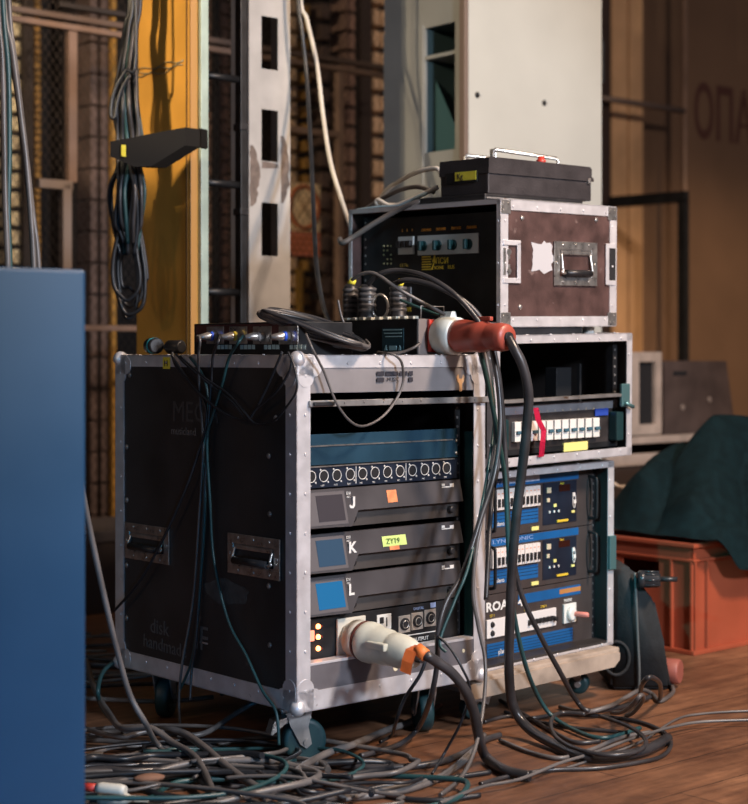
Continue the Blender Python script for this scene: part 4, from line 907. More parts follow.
WRN = mat('bare_patch', (.16, .125, .105), .7, 0, .3, 40)
for x0_, x1_, ya_, yb_ in ((250, 259.5, 146, 206), (281, 289, 137, 203), (262, 279, 163, 168)):
    a = on(FPt, x0_, yb_); c = on(FPt, x1_, ya_); n_ = 14; lf_ = []; rt_ = []
    for k in range(n_+1):
        z = a[2]+(c[2]-a[2])*k/n_; t_ = (.25+.75*math.sin(k/n_*3.14)**.5)
        lf_.append((a[0]+(.2*(c[0]-a[0])*noise.noise(V((k*.7, x0_, 1)))), z)); rt_.append((a[0]+(c[0]-a[0])*t_*(1+.4*noise.noise(V((k*.6, x0_, 4)))), z))
    B().prism(lf_+rt_[::-1], -.0008, 0).out('bare_patch', WRN, po)
ld = thing('black_pole', 'black square pole with rungs standing against the white post', 'pole', FPl)
B().box(0, 0, 0, .022, .03, 2.7, bev=.002).out('pole', BLACK, ld)
for py in (77, 183.5, 292):
    z = on(FPl, 222, py, .01)[2]; B().cyl((-.14, .015, z), (0, .015, z), .011).out('rung', BLACK, ld)
B().box(-.16, .0, 0, -.14, .03, 2.7, bev=.002).out('pole', BLACK, ld)
for py in (130, 215): z = on(FPl, 243, py)[2]; B().box(-.004, -.004, z, .026, .034, z+.02, bev=.002).out('clamp', BLACKP, ld)

cable('hanging_cable', [P(298, -10, 4.8), P(302, 30, 4.8), (P(307, 80, 4.8)), P(311, 150, 4.7), P(314, 220, 4.5), P(317, 270, 4.3), P(323, 305, 4.1), P(330, 325, 3.95)], .0065, RUBD, 'black cable hanging from above to the boxes on the large case', 'cable')
cable('hanging_cable', [P(300, -10, 4.9), P(307, 20, 4.9), P(317, 65, 4.85), P(323, 115, 4.8), P(330, 160, 4.7), P(340, 195, 4.6), P(348, 220, 4.5), P(352, 230, 4.5)], .0068, WHITEC, 'off white cable hanging from above down to the top case', 'cable')
GU = 'cables lying over the left end of the top case'
def hu(l, r, m, lab): cable('loose_cable', [P(*p) for p in l], r, m, lab, 'cable', GU)
hu(((446, 192, 4.2), (440, 171, 4.22), (430, 169, 4.25), (415, 173, 4.3), (398, 182, 4.4), (385, 192, 4.45), (378, 205, 4.5)), .0065, WHITEC, 'off white cable arching highest over the left end of the top case')
hu(((438, 187, 4.18), (425, 193, 4.2), (410, 200, 4.22), (392, 206, 4.26), (378, 200, 4.3), (379, 205, 4.3), (400, 205, 4.3)), .0062, WHITEC, 'pale cable bent in a tight kink at the end of the top case')
hu(((430, 200, 4.14), (418, 202, 4.12), (398, 210, 4.15), (375, 223, 4.18), (355, 236, 4.2), (342, 243, 4.2), (340, 239, 4.25)), .0072, RUBG, 'thick grey cable sloping down across the open mouth of the top case')
hu(((434, 192, 4.2), (418, 187, 4.25), (400, 190, 4.3), (380, 200, 4.35), (364, 210, 4.45)), .0062, RUBG, 'grey cable lying behind the kinked pale one')
hu(((437, 188, 4.2), (420, 196, 4.2), (400, 205, 4.24), (375, 208, 4.3), (356, 211, 4.35)), .0058, mat('pale_blue_cable', (.3, .42, .48), .4), 'pale blue cable lying along the top edge of the top case')

# ================================================================== cabinet
FK = poly_frame(466, 5.2); WK, DK, HK = .675, .40, 2.8
CAB = mat('cabinet_cream', (.47, .49, .46), .42, 0, .05, 3, wear=(.4, .36, .28), ws=18, wt=.72)
CABG = mat('cabinet_grey', (.27, .28, .27), .45, 0, .08, 5)
kb = thing('electrical_cabinet', 'tall cream metal cabinet with a grey side, behind the top rack case', 'cabinet', FK)
B().box(.004, .02, 0, WK-.02, .03, HK).out('front_frame', CABG, kb)
dr = B().box(.008, -.004, .2, WK, .018, HK-.2, bev=.003).out('door', CAB, kb)
for px, py in ((477, 95), (544, 103)):
    q = on(FK, px, py, -.004); B().lathe([(.010, 0), (.010, .003), (.006, .004)], (q[0], -.004, q[2]), NY, 14).out('lock', BLACK, dr)
q = on(FK, 596, 62); B().box(WK, -.006, q[2]-.07, WK+.014, .006, q[2]+.08, bev=.003).out('door_hinge', BLACK, kb)
sy0, sy1 = [on(FK, px, 90, 0, 0)[1] for px in (455, 425)]
sz1 = on(FK, 440, 25, 0, 0)[2]; sz0 = on(FK, 440, 151, 0, 0)[2]; szm = on(FK, 440, 55, 0, 0)[2]
b = B().box(0, 0, 0, .01, sy0, HK).box(0, sy1, 0, .01, DK, HK).box(0, sy0, 0, .01, sy1, sz0).box(0, sy0, sz1, .01, sy1, HK)
b.out('side_panel', CABG, kb)
B().box(-.012, -.006, 0, .006, .02, HK, bev=.002).out('corner_post', mat('brown_edge', (.16, .12, .10), .5), kb)
B().box(-.004, sy1+.006, 0, 0, DK, sz1+.01, bev=.001).out('side_plate', CABG, kb)
rc = B().box(.01, sy0-.01, sz0, .2, sy0, sz1).box(.01, sy1, sz0, .2, sy1+.01, sz1).box(.19, sy0, sz0, .2, sy1, sz1).box(.01, sy0, sz1, .2, sy1, sz1+.01).box(.01, sy0, sz0-.01, .2, sy1, sz0)
rc.out('recess_box', mat('recess_dark_teal', (.03, .06, .07), .6), kb)
B().box(.0, sy0, szm-.006, .18, sy1, szm+.006).out('recess_shelf', CABG, kb)
B().prism([(sy0, sz0), (sy1, sz0), (sy1, sz0+.25)], .05, .054, 'x').out('inner_flap', mat('teal_sheet', (.04, .11, .13), .5), kb)
B().box(.01, DK-.01, 0, WK-.02, DK, HK).out('back_panel', CABG, kb); B().box(WK-.03, .03, 0, WK-.02, DK-.01, HK).out('side_panel', CABG, kb)
B().box(.0, .03, HK-.01, WK-.02, DK, HK).out('top_panel', CABG, kb)

# ================================================================== gate, counterweights, walls
FG = frame(0, 7.0, 0, 41.0)
GM = mat('gate_brown_metal', (.20, .135, .105), .5, .1, .2, 6)
GD_ = mat('gate_dark_metal', (.03, .025, .025), .5, .2)
def gu(px, p=0.0): return on(FG, px, 200, p)[0]
def gz(px, py, p=0.0): return on(FG, px, py, p)[2]
gt = thing('mesh_gate', 'tall brown metal gate of bars and fine wire mesh behind the yellow column', 'gate', FG)
zb1 = gz(405, 79); ul, ur = gu(-12), gu(404.5)
def gbar(u0, z0, u1, z1, name='bar', m=GM, y0=0, y1=.035): return B().box(u0, y0, z0, u1, y1, z1, bev=.002).out(name, m, gt)
gbar(ul, zb1-.008, ur, zb1+.014, 'rail'); gbar(ul, zb1+.028, ur, zb1+.050, 'rail', mat('gate_rail_dark', (.12, .085, .07), .5, .1))
gbar(gu(390), 0, ur, zb1-.012, 'post'); gbar(gu(391), zb1+.062, ur, 2.8, 'post')
gbar(gu(338.5), .2, gu(344), zb1-.012, 'post'); gbar(gu(69.5), gz(70, 182), gu(77.5), zb1-.012, 'post')
gbar(gu(63.5), .1, gu(72), gz(68, 183), 'post', mat('gate_pale_metal', (.26, .21, .18), .5, .1)); gbar(gu(40), gz(60, 189), gu(73), gz(60, 180), 'rail', MATS['gate_pale_metal'])
zb2 = gz(110, 331); gbar(ul, zb2-.0, gu(200), zb2+.022, 'rail')
zb3 = gz(330, 133); gbar(gu(283), zb3-.015, gu(340), zb3+.012, 'rail')
gbar(gu(60), gz(100, 16, .05), gu(204), gz(100, 16, .05)+.02, 'rail', GD_)
mw = B()
u = ul
L_ = 2.75
def clipline(c, s):   # z = c + s*u within the gate
    pts = []
    for uu in (ul, ur):
        z = c+s*uu
        if 0.05 <= z <= 2.75: pts.append((uu, z))
    for z in (.05, 2.75):
        uu = (z-c)/s
        if ul <= uu <= ur: pts.append((uu, z))
    return pts[:2]
for s in (1.35, -1.35):
    c = -4.0
    while c < 6.5:
        pp = clipline(c, s)
        if len(pp) == 2 and abs(pp[0][0]-pp[1][0]) > .01:
            mw.tube([(pp[0][0], .018+.002*s, pp[0][1]), (pp[1][0], .018+.002*s, pp[1][1])], .0013, 3)
        c += .045
mw.out('wire_mesh', mat('mesh_wire', (.05, .04, .036), .5, .4), gt)

FW = FG @ Matrix.Translation((0, .55, 0))
def stack_thing(name, label, px0, px1, m, bh, gap, z0, z1, dpt=.12, plate=None, p=.55, grp=None, jit=.0):
    u0, u1 = on(FG, px0, 200, p)[0], on(FG, px1, 200, p)[0]
    t = thing(name, label, 'counterweight', FG @ Matrix.Translation((u0, p, 0)), grp)
    w = u1-u0; b = B(); z = z0
    while z < z1:
        j = rnd.uniform(-jit, jit); b.box(j*w, 0, z, w+j*w, dpt, min(z+bh, z1), bev=.004); z += bh+gap
    b.out('weight_bars', m, t)['kind'] = 'stuff'
    if plate: B().box(w*.35, dpt, z0-.05, w*.65, dpt+.02, z1+.05).out('hanger_rod', GD_, t)
    return t
CWB = mat('weight_brown', (.14, .095, .08), .7, 0, .3, 5); CWY = mat('weight_yellow', (.42, .24, .06), .6, 0, .3, 6)
CWP = mat('weight_pale', (.85, .74, .50), .6, 0, .25, 20, wear=(.25, .18, .1), ws=18, wt=.6); CWT = mat('weight_tan', (.68, .48, .31), .7, 0, .2, 8)
CWK = mat('weight_pinkish', (.33, .21, .17), .7, 0, .25, 8)
GW = 'counterweight stacks behind the mesh gate'
S = stack_thing
S('counterweight_stack', 'pale cream block stack nearest the left edge behind the gate', 10.5, 21, CWP, .055, .022, .2, 2.7, plate=1, grp=GW, jit=.06)
S('counterweight_stack', 'thin knobbly yellow chain-like stack beside the dark board at the left', 35.5, 41, CWY, .024, .006, .1, 2.7, plate=1, grp=GW, jit=.08)
S('counterweight_stack', 'brown brick-like stack just left of the wider one beside the cable hank', 91, 97.5, CWB, .125, .008, .1, 2.7, plate=1, grp=GW)
S('counterweight_stack', 'wider brown brick-like stack beside the cable hank', 101.5, 109, CWB, .125, .008, .1, 2.7, plate=1, grp=GW)
S('counterweight_stack', 'brown ribbed stack just left of the black pole', 221.5, 228.5, CWK, .05, .01, .1, 2.7, plate=1, grp=GW)
S('counterweight_stack', 'darker ribbed stack touching the black pole', 231, 237, CWB, .02, .012, .1, 2.7, plate=1, grp=GW)
S('counterweight_stack', 'yellowish stack close to the right side of the white post', 291, 297, CWT, .06, .02, .1, 2.7, plate=1, grp=GW)
S('counterweight_stack', 'thin yellow stack behind the hanging black cable', 305, 310, CWY, .05, .03, .1, 2.7, plate=1, grp=GW)
S('counterweight_stack', 'brown stack left of the narrow gate post', 322, 330, CWB, .07, .03, .1, 2.7, plate=1, grp=GW)
S('counterweight_stack', 'pinkish block stack just right of the narrow gate post', 346.5, 355, CWK, .075, .016, .1, 2.7, plate=1, grp=GW)
S('counterweight_stack', 'yellowish block stack nearest the wide gate post', 383, 389.5, CWT, .075, .03, .1, 2.7, plate=1, grp=GW)
S('counterweight_stack', 'narrow tan block stack left of the one at the wide gate post', 374, 380, CWT, .075, .03, .1, 2.7, plate=1, grp=GW)
def board(name, label, px0, px1, py0, py1, m, p=.5, t=.03, cat='board'):
    u0, u1 = on(FG, px0, 200, p)[0], on(FG, px1, 200, p)[0]; z1 = gz((px0+px1)/2, py0, p); z0 = max(0, gz((px0+px1)/2, py1, p))
    o = B().box(0, 0, 0, u1-u0, t, z1-z0, bev=.003).out(name, m); o.matrix_world = FG @ Matrix.Translation((u0, p, z0))
    return tag(o, label, cat)
DKB = mat('dark_brown_board', (.028, .02, .017), .7, 0, .3, 6)
board('upright_board', 'dark brown upright board behind the slanting cables at the left', 24, 34, -60, 700, DKB)
board('upright_pipe', 'thin yellow upright strip beside the cable hank', 112.5, 116.5, -60, 700, mat('strip_yellow', (.5, .27, .05), .6, 0, .2, 6))
board('upright_board', 'dark upright board between the gate posts, left of the hanging cables', 362, 372, -60, 600, mat('board_black_brown', (.03, .02, .018), .7), cat='board')
board('wall_board', 'tan board in the gap between the yellow column and the black pole', 204, 213.5, 45, 187, CWT, p=.7)
board('wall_board', 'lower brown board in the gap between the yellow column and the black pole', 204, 213.5, 196, 600, CWK, p=.7)
board('upright_board', 'black upright post in the gap right of the yellow column', 214.5, 220, -60, 600, BLACK, p=.5)
board('upright_board', 'dull yellow strip standing under the round sign', 299, 303.5, 268, 520, mat('dull_yellow', (.30, .17, .03), .6), p=.5)
board('upright_board', 'brown board right of the sign and behind the white cable', 325, 337, 190, 600, mat('brown_board', (.17, .105, .075), .7, 0, .25, 8), p=.62)
# sign
s0, s1 = on(FG, 287, 200, .3)[0], on(FG, 320.5, 200, .3)[0]; sa, sb_ = gz(304, 183, .3), gz(304, 256, .3)
sg = thing('warning_sign', 'cream and red sign with an orange ring hanging behind the gate', 'sign', FG @ Matrix.Translation((s0, .3, sb_)))
sw_, sh_ = s1-s0, sa-sb_
B().box(0, 0, sh_*.34, sw_, .01, sh_, bev=.002).out('sign_plate', mat('sign_cream', (.85, .66, .42), .6, 0, .15, 12), sg)
B().box(0, 0, 0, sw_, .01, sh_*.33, bev=.002).out('lower_plate', mat('sign_red', (.60, .20, .12), .6, 0, .2, 14), sg)
cz_, cr_ = sh_*.67, sh_*.25
SO = mat('sign_orange', (.42, .12, .04), .6)
B().tube([(sw_/2+cr_*math.cos(t/24*2*PI), -.002, cz_+cr_*1.15*math.sin(t/24*2*PI)) for t in range(24)], .009, 6, 0, True).out('ring', SO, sg)
bx_ = B()
for s in (1, -1): bx_.tube([(sw_/2-s*.04, -.002, cz_-.05), (sw_/2+s*.04, -.002, cz_+.05)], .004, 5)
bx_.out('cross', mat('sign_brownish', (.35, .22, .12), .6), sg)
for k in range(3): B().box(.012, -.002, sh_*(.06+.08*k), sw_-.02, 0, sh_*(.09+.08*k)).out('text_line', SO, sg)

WALLM = mat('wall_plaster', (.17, .11, .075), .8, 0, .15, 1.5, bump=.15, bs=20)
WDK = mat('wall_dark', (.014, .011, .010), .85, 0, .3, 2)
def wall(name, M, x0, x1, z1, m): o = B().box(x0, 0, 0, x1, .1, z1).out(name, m); o.matrix_world = M; return struct(o)
FWB = FG @ Matrix.Translation((0, 1.0, 0))
wall('wall_back', FWB, -6, gu(560, 0)+.2, 4.5, WDK)
FWR = FG @ Matrix.Translation((0, .25, 0))
uR = on(FWR, 600, 200)[0]-.3
wall('wall_right', FWR, uR, 9, 4.5, WALLM)
# faint red lettering high on the right wall
LET = mat('dark_red_paint', (.085, .035, .03), .8)
wl = thing('wall_lettering', 'faint dark red painted letters high on the brown wall at the right', 'lettering', FWR)
q = on(FWR, 693, 136); zz = on(FWR, 693, 84)[2]-q[2]
text('ОПАСНО', LET, wl, q[0], -.002, q[2], zz*1.42, sx=.62, bold=.008)
# tan pilaster boards, dark post, pipe
def rboard(name, label, px0, px1, py0, py1, m, p=.2, t=.05, cat='post'):
    M = FG @ Matrix.Translation((0, p, 0))
    u0, u1 = on(M, px0, 200)[0], on(M, px1, 200)[0]; z1 = min(3.6, on(M, (px0+px1)/2, py0)[2]); z0 = max(0, on(M, (px0+px1)/2, py1)[2])
    o = B().box(0, 0, 0, u1-u0, t, z1-z0, bev=.004).out(name, m); o.matrix_world = M @ Matrix.Translation((u0, 0, z0)); return tag(o, label, cat)
TANB = mat('tan_paint', (.60, .40, .24), .6, 0, .15, 4, wear=(.28, .1, .04), ws=5, wt=.66)
rboard('upright_post', 'wide dark upright post right behind the cream cabinet', 598, 611, -200, 800, mat('post_dark', (.035, .022, .02), .7), .05, .08)
rboard('door_board', 'tan painted board with rust stains, left of its pair', 612.5, 627.5, -200, 800, TANB, .17, .06, 'board')
rboard('door_board', 'tan painted board with rust stains, right of its pair', 630, 643, -200, 800, TANB, .17, .06, 'board')
rg = thing('pipe_frame', 'thin brown pipe frame with one post before the brown wall', 'frame', FG)
z = gz(645, 105); B().cyl((gu(600), 0, z), (gu(684), 0, z), .016).out('rail', mat('rail_greyish', (.14, .11, .10), .5, .2), rg)
B().cyl((gu(684.5), 0, 0), (gu(684.5), 0, 3.4), .017).out('post', GM, rg)
mm = B()
for s in (1.35, -1.35):
    c = -5.2
    u0, u1 = gu(646), gu(683)
    while c < 7:
        pp = []
        for uu in (u0, u1):
            z_ = c+s*uu
            if .9 < z_ < 3.3: pp.append((uu, z_))
        if len(pp) == 2: mm.tube([(pp[0][0], .0, pp[0][1]), (pp[1][0], .0, pp[1][1])], .0012, 3)
        c += .05
mm.out('wire_mesh', MATS['mesh_wire'], rg)
lf = thing('open_gate_frame', 'black angle iron frame standing open behind the top rack case', 'frame', Matrix.Translation((1.19, 8.0, 0)) @ Matrix.Rotation(R(-42), 4, 'Z'))
B().box(.0, -.02, 1.645, .44, .02, 1.70).out('top_bar', BLACK, lf); B().box(.40, -.02, 0, .44, .02, 1.66).out('upright', BLACK, lf)

# ================================================================== things at the right, further back
Y0 = 6.4
FR = frame(*P(608, 356, 6.0).xy, 0, 41.5)
zt_ = .9-(432-356)/F_*6.5
cs1 = thing('flight_case', 'pale edged long flight case lying behind the crate, mostly under the green cloth', 'flight case', FR)
B().box(-.02, 0, .02, .68, .5, zt_-.11, bev=.003).out('case_body', mat('case_dark_brown', (.05, .035, .03), .6), cs1)
PAL = mat('pale_metal', (.55, .45, .38), .45, .3, .15, 12)
for z, h in ((zt_-.028, .028), (zt_-.11, .045)):
    B().box(-.02, -.01, z-.0, .66, .02, z+h, bev=.004).out('edge_rail', PAL, cs1)
B().box(-.02, 0, zt_-.03, .68, .5, zt_-.005).out('case_lid', MATS['case_dark_brown'], cs1)
B().ball((.675, -.008, zt_-.018), .018).out('ball_corner', mat('bright_corner', (.8, .75, .65), .3, .6), cs1)
B().box(.48, -.015, zt_-.10, .60, 0, zt_-.035, bev=.004).out('latch', STEEL, cs1)
q = FR @ on(FR, 633, 400, .1)
c2 = thing('open_case', 'small case with a white framed black opening, behind the right stack', 'case', FR @ Matrix.Translation((on(FR, 631, 400, .06)[0], .06, zt_)))
w_ = on(FR, 662, 400, .06)[0]-on(FR, 631, 400, .06)[0]; h_ = on(FR, 645, 352, .06)[2]-zt_
for q in ((0, 0, w_*.27, h_), (w_*.8, 0, w_, h_), (w_*.27, 0, w_*.8, h_*.13), (w_*.27, h_*.88, w_*.8, h_)): B().box(q[0], 0, q[1], q[2], .02, q[3], bev=.003).out('frame_bar', PAL, c2)
B().box(.002, .02, 0, w_-.002, .3, h_-.002).out('case_body', INNER, c2)
sx = thing('floor_monitor', 'dark brown wedge shaped speaker box on the long case at the right', 'speaker', FR @ Matrix.Translation((on(FR, 664, 400, .1)[0], .1, zt_)))
w2 = on(FR, 736, 400, .1)[0]-on(FR, 664, 400, .1)[0]; h2 = on(FR, 700, 361, .1)[2]-zt_
B().prism([(0, -.02), (w2, -.02), (w2*.86, h2), (.0, h2)], 0, .35).out('speaker_body', mat('speaker_brown', (.075, .052, .045), .6, 0, .25, 8), sx)
B().box(w2*.12, -.004, h2*.80, w2*.30, 0, h2*.86, bev=.002).out('handle_slot', INNER, sx)
for x, z in ((.62, .45), (.25, .35)): B().lathe([(.014, 0), (.010, .004)], (w2*x, 0, h2*z), NY, 12).out('screw_cap', MATS['gate_pale_metal'], sx)
sc2 = tag(B().box(0, .0, 0, .5, .5, zt_-.03, bev=.004).out('transport_box', MATS['case_dark_brown'], None, FR @ Matrix.Translation((.69, .06, 0))), 'dark transport box standing under the wedge speaker, right of the long case', 'box')

lc = thing('storage_box', 'low dark box on the floor far behind the large case at the left', 'box', frame(*FL(70, 618).xy, 0, 41.5))
B().box(-.2, 0, 0, .6, .4, .28, bev=.004).out('box_body', MATS['case_dark_brown'], lc); B().box(-.21, -.01, .25, .61, .41, .29, bev=.004).out('box_lid', mat('lid_grey', (.07, .06, .06), .6), lc)

# crate
FQ = frame(*FL(693, 655).xy, 0, 41.5); hq = .335
CRR = mat('crate_red', (.36, .075, .035), .42, 0, .1, 6, wear=(.55, .2, .1), ws=8, wt=.7)
cr = thing('crate', 'red plastic stacking crate under the dark green cloth', 'crate', FQ)
WQ, DQ = .60, .40
b = B()
hz0, hz1 = hq*.66, hq*.80
b.box(0, 0, 0, WQ, .006, hq).box(0, DQ-.006, 0, WQ, DQ, hq).box(WQ-.006, 0, 0, WQ, DQ, hq).box(0, 0, 0, WQ, DQ, .006)
b.box(0, 0, 0, .006, DQ, hz0).box(0, 0, hz1, .006, DQ, hq).box(0, 0, hz0, .006, DQ*.32, hz1).box(0, DQ*.68, hz0, .006, DQ, hz1)
b.out('crate_wall', CRR, cr)
r_ = B()
for z, o_, h_ in ((hq-.012, .016, .012), (hq-.055, .012, .008)):
    r_.box(-o_, -o_, z, WQ+o_, 0, z+h_, bev=.002).box(-o_, DQ, z, WQ+o_, DQ+o_, z+h_, bev=.002).box(-o_, 0, z, 0, DQ, z+h_, bev=.002).box(WQ, 0, z, WQ+o_, DQ, z+h_, bev=.002)
r_.out('crate_rim', CRR, cr)
for y in (.0, .075, .30, DQ-.004): B().box(-.012, y-.004, 0, 0, y+.004, hq-.05, bev=.001).out('rib', CRR, cr)
for x in (.0, .06, .30, .54): B().box(x-.004, -.012, 0, x+.004, 0, hq-.05, bev=.001).out('rib', CRR, cr)
B().box(-.014, -.014, 0, WQ+.014, DQ+.014, .014, bev=.003).out('base_rim', CRR, cr)

# green cloth: a heap lying on the crate, one corner falling over its right side
bmc = bmesh.new(); NXc, NYc = 70, 60; gridv = []
IQ = FQ.inverted()
for j in range(NYc+1):
    row = []
    for i in range(NXc+1):
        u = .004+i/NXc*.90; v = -.05+j/NYc*.47
        top = hq+.030+max(0, min(1, (v+.02)/.30))*(.055+.23*max(0, min(1, (u+.02)/.50)))-max(0, v-.30)*.7
        q_ = v*1.0-u*.42+.10*noise.noise(V((u*2.2, v*2.2, 5)))
        f1 = .075*(abs(math.sin(13*q_+1.0))**.7)-.02+noise.noise(V((u*5, v*8, 8)))*.016+.012*math.sin(31*q_+4*u)
        z = top+f1*(.25+.75*min(1, (v+.1)/.2))
        fu = min(1, max(0, u/.10)); z = (hq+.012)*(1-fu)+z*fu
        if v < -.012:
            k = min(1, (-.012-v)/.034); z = (hq+.018)+(z-hq-.018)*max(0, 1-k)-k*min(1, max(0, (u-.015)/.10))*(.045+.10*min(1, u/.30))*(1+.15*math.sin(u*17))
        vv = v
        z = max(z, hq+.010) if v > -.02 else z
        row.append(bmc.verts.new((u, vv-(.03 if v < .0 else 0), z)))
    gridv.append(row)
for j in range(NYc):
    for i in range(NXc):
        f = bmc.faces.new((gridv[j][i], gridv[j][i+1], gridv[j+1][i+1], gridv[j+1][i])); f.smooth = True
bb_ = B(); bb_.bm.free(); bb_.bm = bmc
bmesh.ops.solidify(bmc, geom=bmc.faces[:], thickness=.006)
CLO = mat('green_cloth', (.009, .028, .034), .85, 0, .25, 30, bump=.4, bs=300, spec=.2)
cl = bb_.out('cloth', CLO); cl.matrix_world = FQ
tag(cl, 'dark green heap of cloth lying over the red crate', 'cloth')

# black bag with clamp
FBg = frame(*FL(634, 691).xy, 0, 2)
bg = thing('bag', 'black fabric bag with a ribbed clamp, left of the red crate', 'bag', FBg)
FAB = mat('black_fabric', (.014, .016, .018), .8, 0, .3, 20, bump=.3, bs=120)
def qb(px, py, p=0): q = on(FBg, px, py, p); return (q[0], q[2])
poly = [(qb(611, 692)[0], .004), qb(611, 568), qb(616, 565), qb(634, 569), qb(640, 588), qb(655, 600), qb(664, 640), (qb(672, 688)[0], .004)]
b = B().prism(poly, 0, .20); bmesh.ops.bevel(b.bm, geom=b.bm.edges[:], offset=.010, segments=3, affect='EDGES')
for f in b.bm.faces: f.smooth = True
b.out('bag_body', FAB, bg)
pts = [V((qb(x, y)[0], -.012-.004*(i % 2), qb(x, y)[1])) for i, (x, y) in enumerate(((634, 572), (635, 600), (637, 640), (638, 668), (638, 692)))]
B().tube(catmull(pts, 6), .004, 6).out('strap', mat('strap_grey', (.10, .11, .11), .5), bg)
B().tube([V((qb(616, 658)[0]+.035*math.cos(t), -.004, qb(616, 658)[1]+.045*math.sin(t))) for t in [k/20*2*PI for k in range(20)]], .005, 6, closed=True).out('round_patch', FAB, bg)
c0, c1 = qb(636, 578), qb(655, 580)
b = B().lathe([(.018, 0), (.024, .006), (.024, .016), (.019, .02), (.019, .055), (.015, .06)], (c0[0], -.02, c0[1]), (1, -.1, -.02), 10)
for k in range(8):
    a_ = k/8*2*PI; b.tube([(c0[0]+.012, -.02+.021*math.cos(a_), c0[1]+.021*math.sin(a_)), (c0[0]+.058, -.024+.019*math.cos(a_), c0[1]+.019*math.sin(a_))], .003, 5)
b.out('ribbed_knob', mat('gloss_black', (.025, .025, .028), .25), bg)
B().cyl((c0[0]+.055, -.022, c0[1]), (c0[0]+.105, -.03, c0[1]), .007).out('knob_stem', BLACKP, bg)
pkc = tag(B().lathe([(.030, 0), (.034, .004), (.034, .05), (.030, .055)], FL(668, 670, .045)+V((-.02, 0, 0)), (.8, -.4, 0), 18).out('plastic_cap', mat('pinkish_red', (.30, .09, .065), .5)), 'pinkish red round plastic piece lying between the bag and the crate', 'cap')
cable('rope', [P(600, 478, 5.2), P(612, 483, 5.2), P(622, 487, 5.2), P(640, 484, 5.25), P(655, 482, 5.3)], .007, mat('rope_pale', (.45, .36, .28), .8), 'pale rope end with a knot beside the lower rack case', 'rope')

# floor
fm = bpy.data.materials.new('floor_boards'); fm.use_nodes = True; nt = fm.node_tree; b = nt.nodes['Principled BSDF']
tc = nt.nodes.new('ShaderNodeTexCoord'); mp = nt.nodes.new('ShaderNodeMapping'); nt.links.new(tc.outputs['Object'], mp.inputs['Vector'])
bt = nt.nodes.new('ShaderNodeTexBrick'); nt.links.new(mp.outputs['Vector'], bt.inputs['Vector'])
bt.inputs['Scale'].default_value = 1; bt.inputs['Brick Width'].default_value = 2.4; bt.inputs['Row Height'].default_value = .16; bt.inputs['Mortar Size'].default_value = .0016
bt.inputs['Color1'].default_value = (.27, .135, .070, 1); bt.inputs['Color2'].default_value = (.205, .098, .05, 1); bt.inputs['Mortar'].default_value = (.03, .015, .01, 1)
m2 = nt.nodes.new('ShaderNodeMapping'); m2.inputs['Scale'].default_value = (1.2, 9, 1); nt.links.new(tc.outputs['Object'], m2.inputs['Vector'])
nz = nt.nodes.new('ShaderNodeTexNoise'); nz.inputs['Scale'].default_value = 3.2; nz.inputs['Detail'].default_value = 9; nz.inputs['Roughness'].default_value = .65; nt.links.new(m2.outputs['Vector'], nz.inputs['Vector'])
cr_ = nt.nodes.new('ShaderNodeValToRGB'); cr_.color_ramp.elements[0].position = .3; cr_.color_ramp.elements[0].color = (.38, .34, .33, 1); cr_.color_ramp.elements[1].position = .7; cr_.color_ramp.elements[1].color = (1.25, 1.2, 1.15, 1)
nt.links.new(nz.outputs['Fac'], cr_.inputs['Fac'])
mx = nt.nodes.new('ShaderNodeMixRGB'); mx.blend_type = 'MULTIPLY'; mx.inputs['Fac'].default_value = 1
nt.links.new(bt.outputs['Color'], mx.inputs['Color1']); nt.links.new(cr_.outputs['Color'], mx.inputs['Color2']); n5 = nt.nodes.new('ShaderNodeTexNoise'); n5.inputs['Scale'].default_value = 2.3; n5.inputs['Detail'].default_value = 7; n5.inputs['Roughness'].default_value = .7; nt.links.new(tc.outputs['Object'], n5.inputs['Vector'])
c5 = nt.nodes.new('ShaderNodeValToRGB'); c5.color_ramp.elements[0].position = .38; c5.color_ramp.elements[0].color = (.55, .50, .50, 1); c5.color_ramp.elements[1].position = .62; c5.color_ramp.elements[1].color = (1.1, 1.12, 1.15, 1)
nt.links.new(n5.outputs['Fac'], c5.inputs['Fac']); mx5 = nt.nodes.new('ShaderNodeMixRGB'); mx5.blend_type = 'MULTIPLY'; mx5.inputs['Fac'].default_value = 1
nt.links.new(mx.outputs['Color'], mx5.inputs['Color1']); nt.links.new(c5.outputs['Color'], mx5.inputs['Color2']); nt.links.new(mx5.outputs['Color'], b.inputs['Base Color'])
b.inputs['Roughness'].default_value = .48
bp = nt.nodes.new('ShaderNodeBump'); bp.inputs['Strength'].default_value = .25; bp.inputs['Distance'].default_value = .006; nt.links.new(nz.outputs['Fac'], bp.inputs['Height']); nt.links.new(bp.outputs['Normal'], b.inputs['Normal'])
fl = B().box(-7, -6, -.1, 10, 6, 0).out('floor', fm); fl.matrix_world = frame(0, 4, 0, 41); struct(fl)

# ================================================================== light
w = bpy.data.worlds.new('World'); bpy.context.scene.world = w; w.use_nodes = True
w.node_tree.nodes['Background'].inputs['Color'].default_value = (.50, .46, .50, 1); w.node_tree.nodes['Background'].inputs['Strength'].default_value = .13
def lamp(kind, name, loc, tgt, e, col, size=.3, ang=None, blend=.3):
    l = bpy.data.lights.new(name, kind); l.energy = e; l.color = col
    if kind == 'AREA': l.size = size
    else: l.shadow_soft_size = size
    if kind == 'SPOT': l.spot_size = R(ang); l.spot_blend = blend
    o = bpy.data.objects.new(name, l); C.objects.link(o); o.location = loc
    o.rotation_euler = (V(tgt)-V(loc)).to_track_quat('-Z', 'Y').to_euler(); return o
# cool white work light from the right front
lamp('SPOT', 'work_light', (2.6, .5, 2.2), (.32, 3.9, .85), 660, (.78, .86, 1.0), .22, 52, .5)
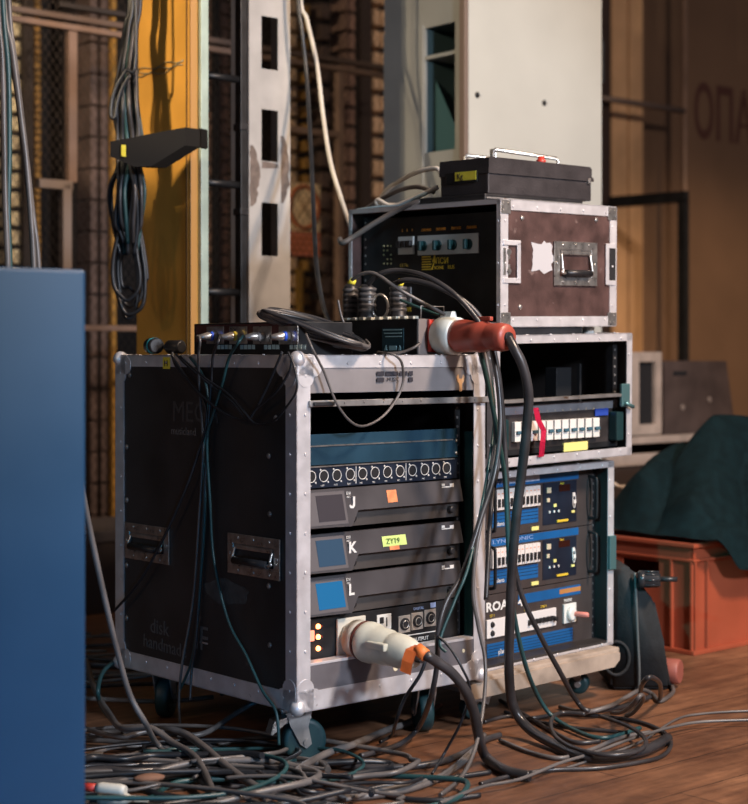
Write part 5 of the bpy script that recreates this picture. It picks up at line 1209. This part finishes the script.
# warm stage lamp, left front: upper part of the column, post, cabinet
lamp('SPOT', 'warm_lamp', (-2.6, 1.2, 2.6), (.3, 5.6, 3.78), 480, (1, .76, .50), .04, 60, .06)
lamp('SPOT', 'added_column_spot', (-2.2, 1.6, 2.7), (-.58, 4.6, 1.96), 120, (1, .80, .52), .03, 20, .06)  # extra spot added only to brighten the upper column
lamp('SPOT', 'added_gate_spot', (-1.0, 5.25, 2.7), (-1.0, 6.6, 1.0), 36, (1, .68, .42), .3, 84, .6)  # spot added above the view so the gate is lit below the warm cone
lamp('SPOT', 'warm_wall_lamp', (3.0, 4.6, 2.6), (2.0, 8.8, .62), 420, (1, .62, .32), .15, 36, .8)
lamp('SPOT', 'teal_lamp', (-2.4, 1.6, 1.0), (-.3, 3.8, .1), 12, (.06, .7, 1), .1, 50, .6)
lamp('SPOT', 'teal_stack_lamp', (-.7, .4, 1.6), (.66, 4.2, .38), 300, (.04, .75, .95), .04, 8, .9)
lamp('SPOT', 'teal_top_lamp', (-1.4, .8, 1.5), tuple(P(352, 250, 4.25)), 60, (.04, .72, .95), .03, 4.2, .5)
lamp('SPOT', 'warm_side_lamp', (-2.6, 2.0, 1.7), (-.4, 3.7, .6), 19, (1, .62, .38), .2, 50, .6)
lamp('SPOT', 'blue_lamp', (-.15, 1.35, .12), (-.72, 2.5, .05), 28, (.03, .45, 1), .15, 80, .9)
lamp('AREA', 'warm_floor_lamp', (2.2, 2.6, 3.2), (1.1, 4.1, 0), 165, (1, .74, .56), .4)

# ================================================================== camera
cd = bpy.data.cameras.new('camera'); cam = bpy.data.objects.new('camera', cd); C.objects.link(cam)
cam.location = (0, 0, CH); cam.rotation_euler = (PI/2, 0, 0)
cd.sensor_fit = 'HORIZONTAL'; cd.sensor_width = 36; cd.lens = F_/748*36
cd.shift_x = 0; cd.shift_y = -(402-CY)/748
cd.dof.use_dof = True; cd.dof.focus_distance = 3.65; cd.dof.aperture_fstop = 3.2
sc = bpy.context.scene; sc.camera = cam
sc.view_settings.view_transform = 'Standard'; sc.view_settings.look = 'None'; sc.view_settings.exposure = 0; sc.view_settings.gamma = 1
sc.view_settings.use_curve_mapping = False
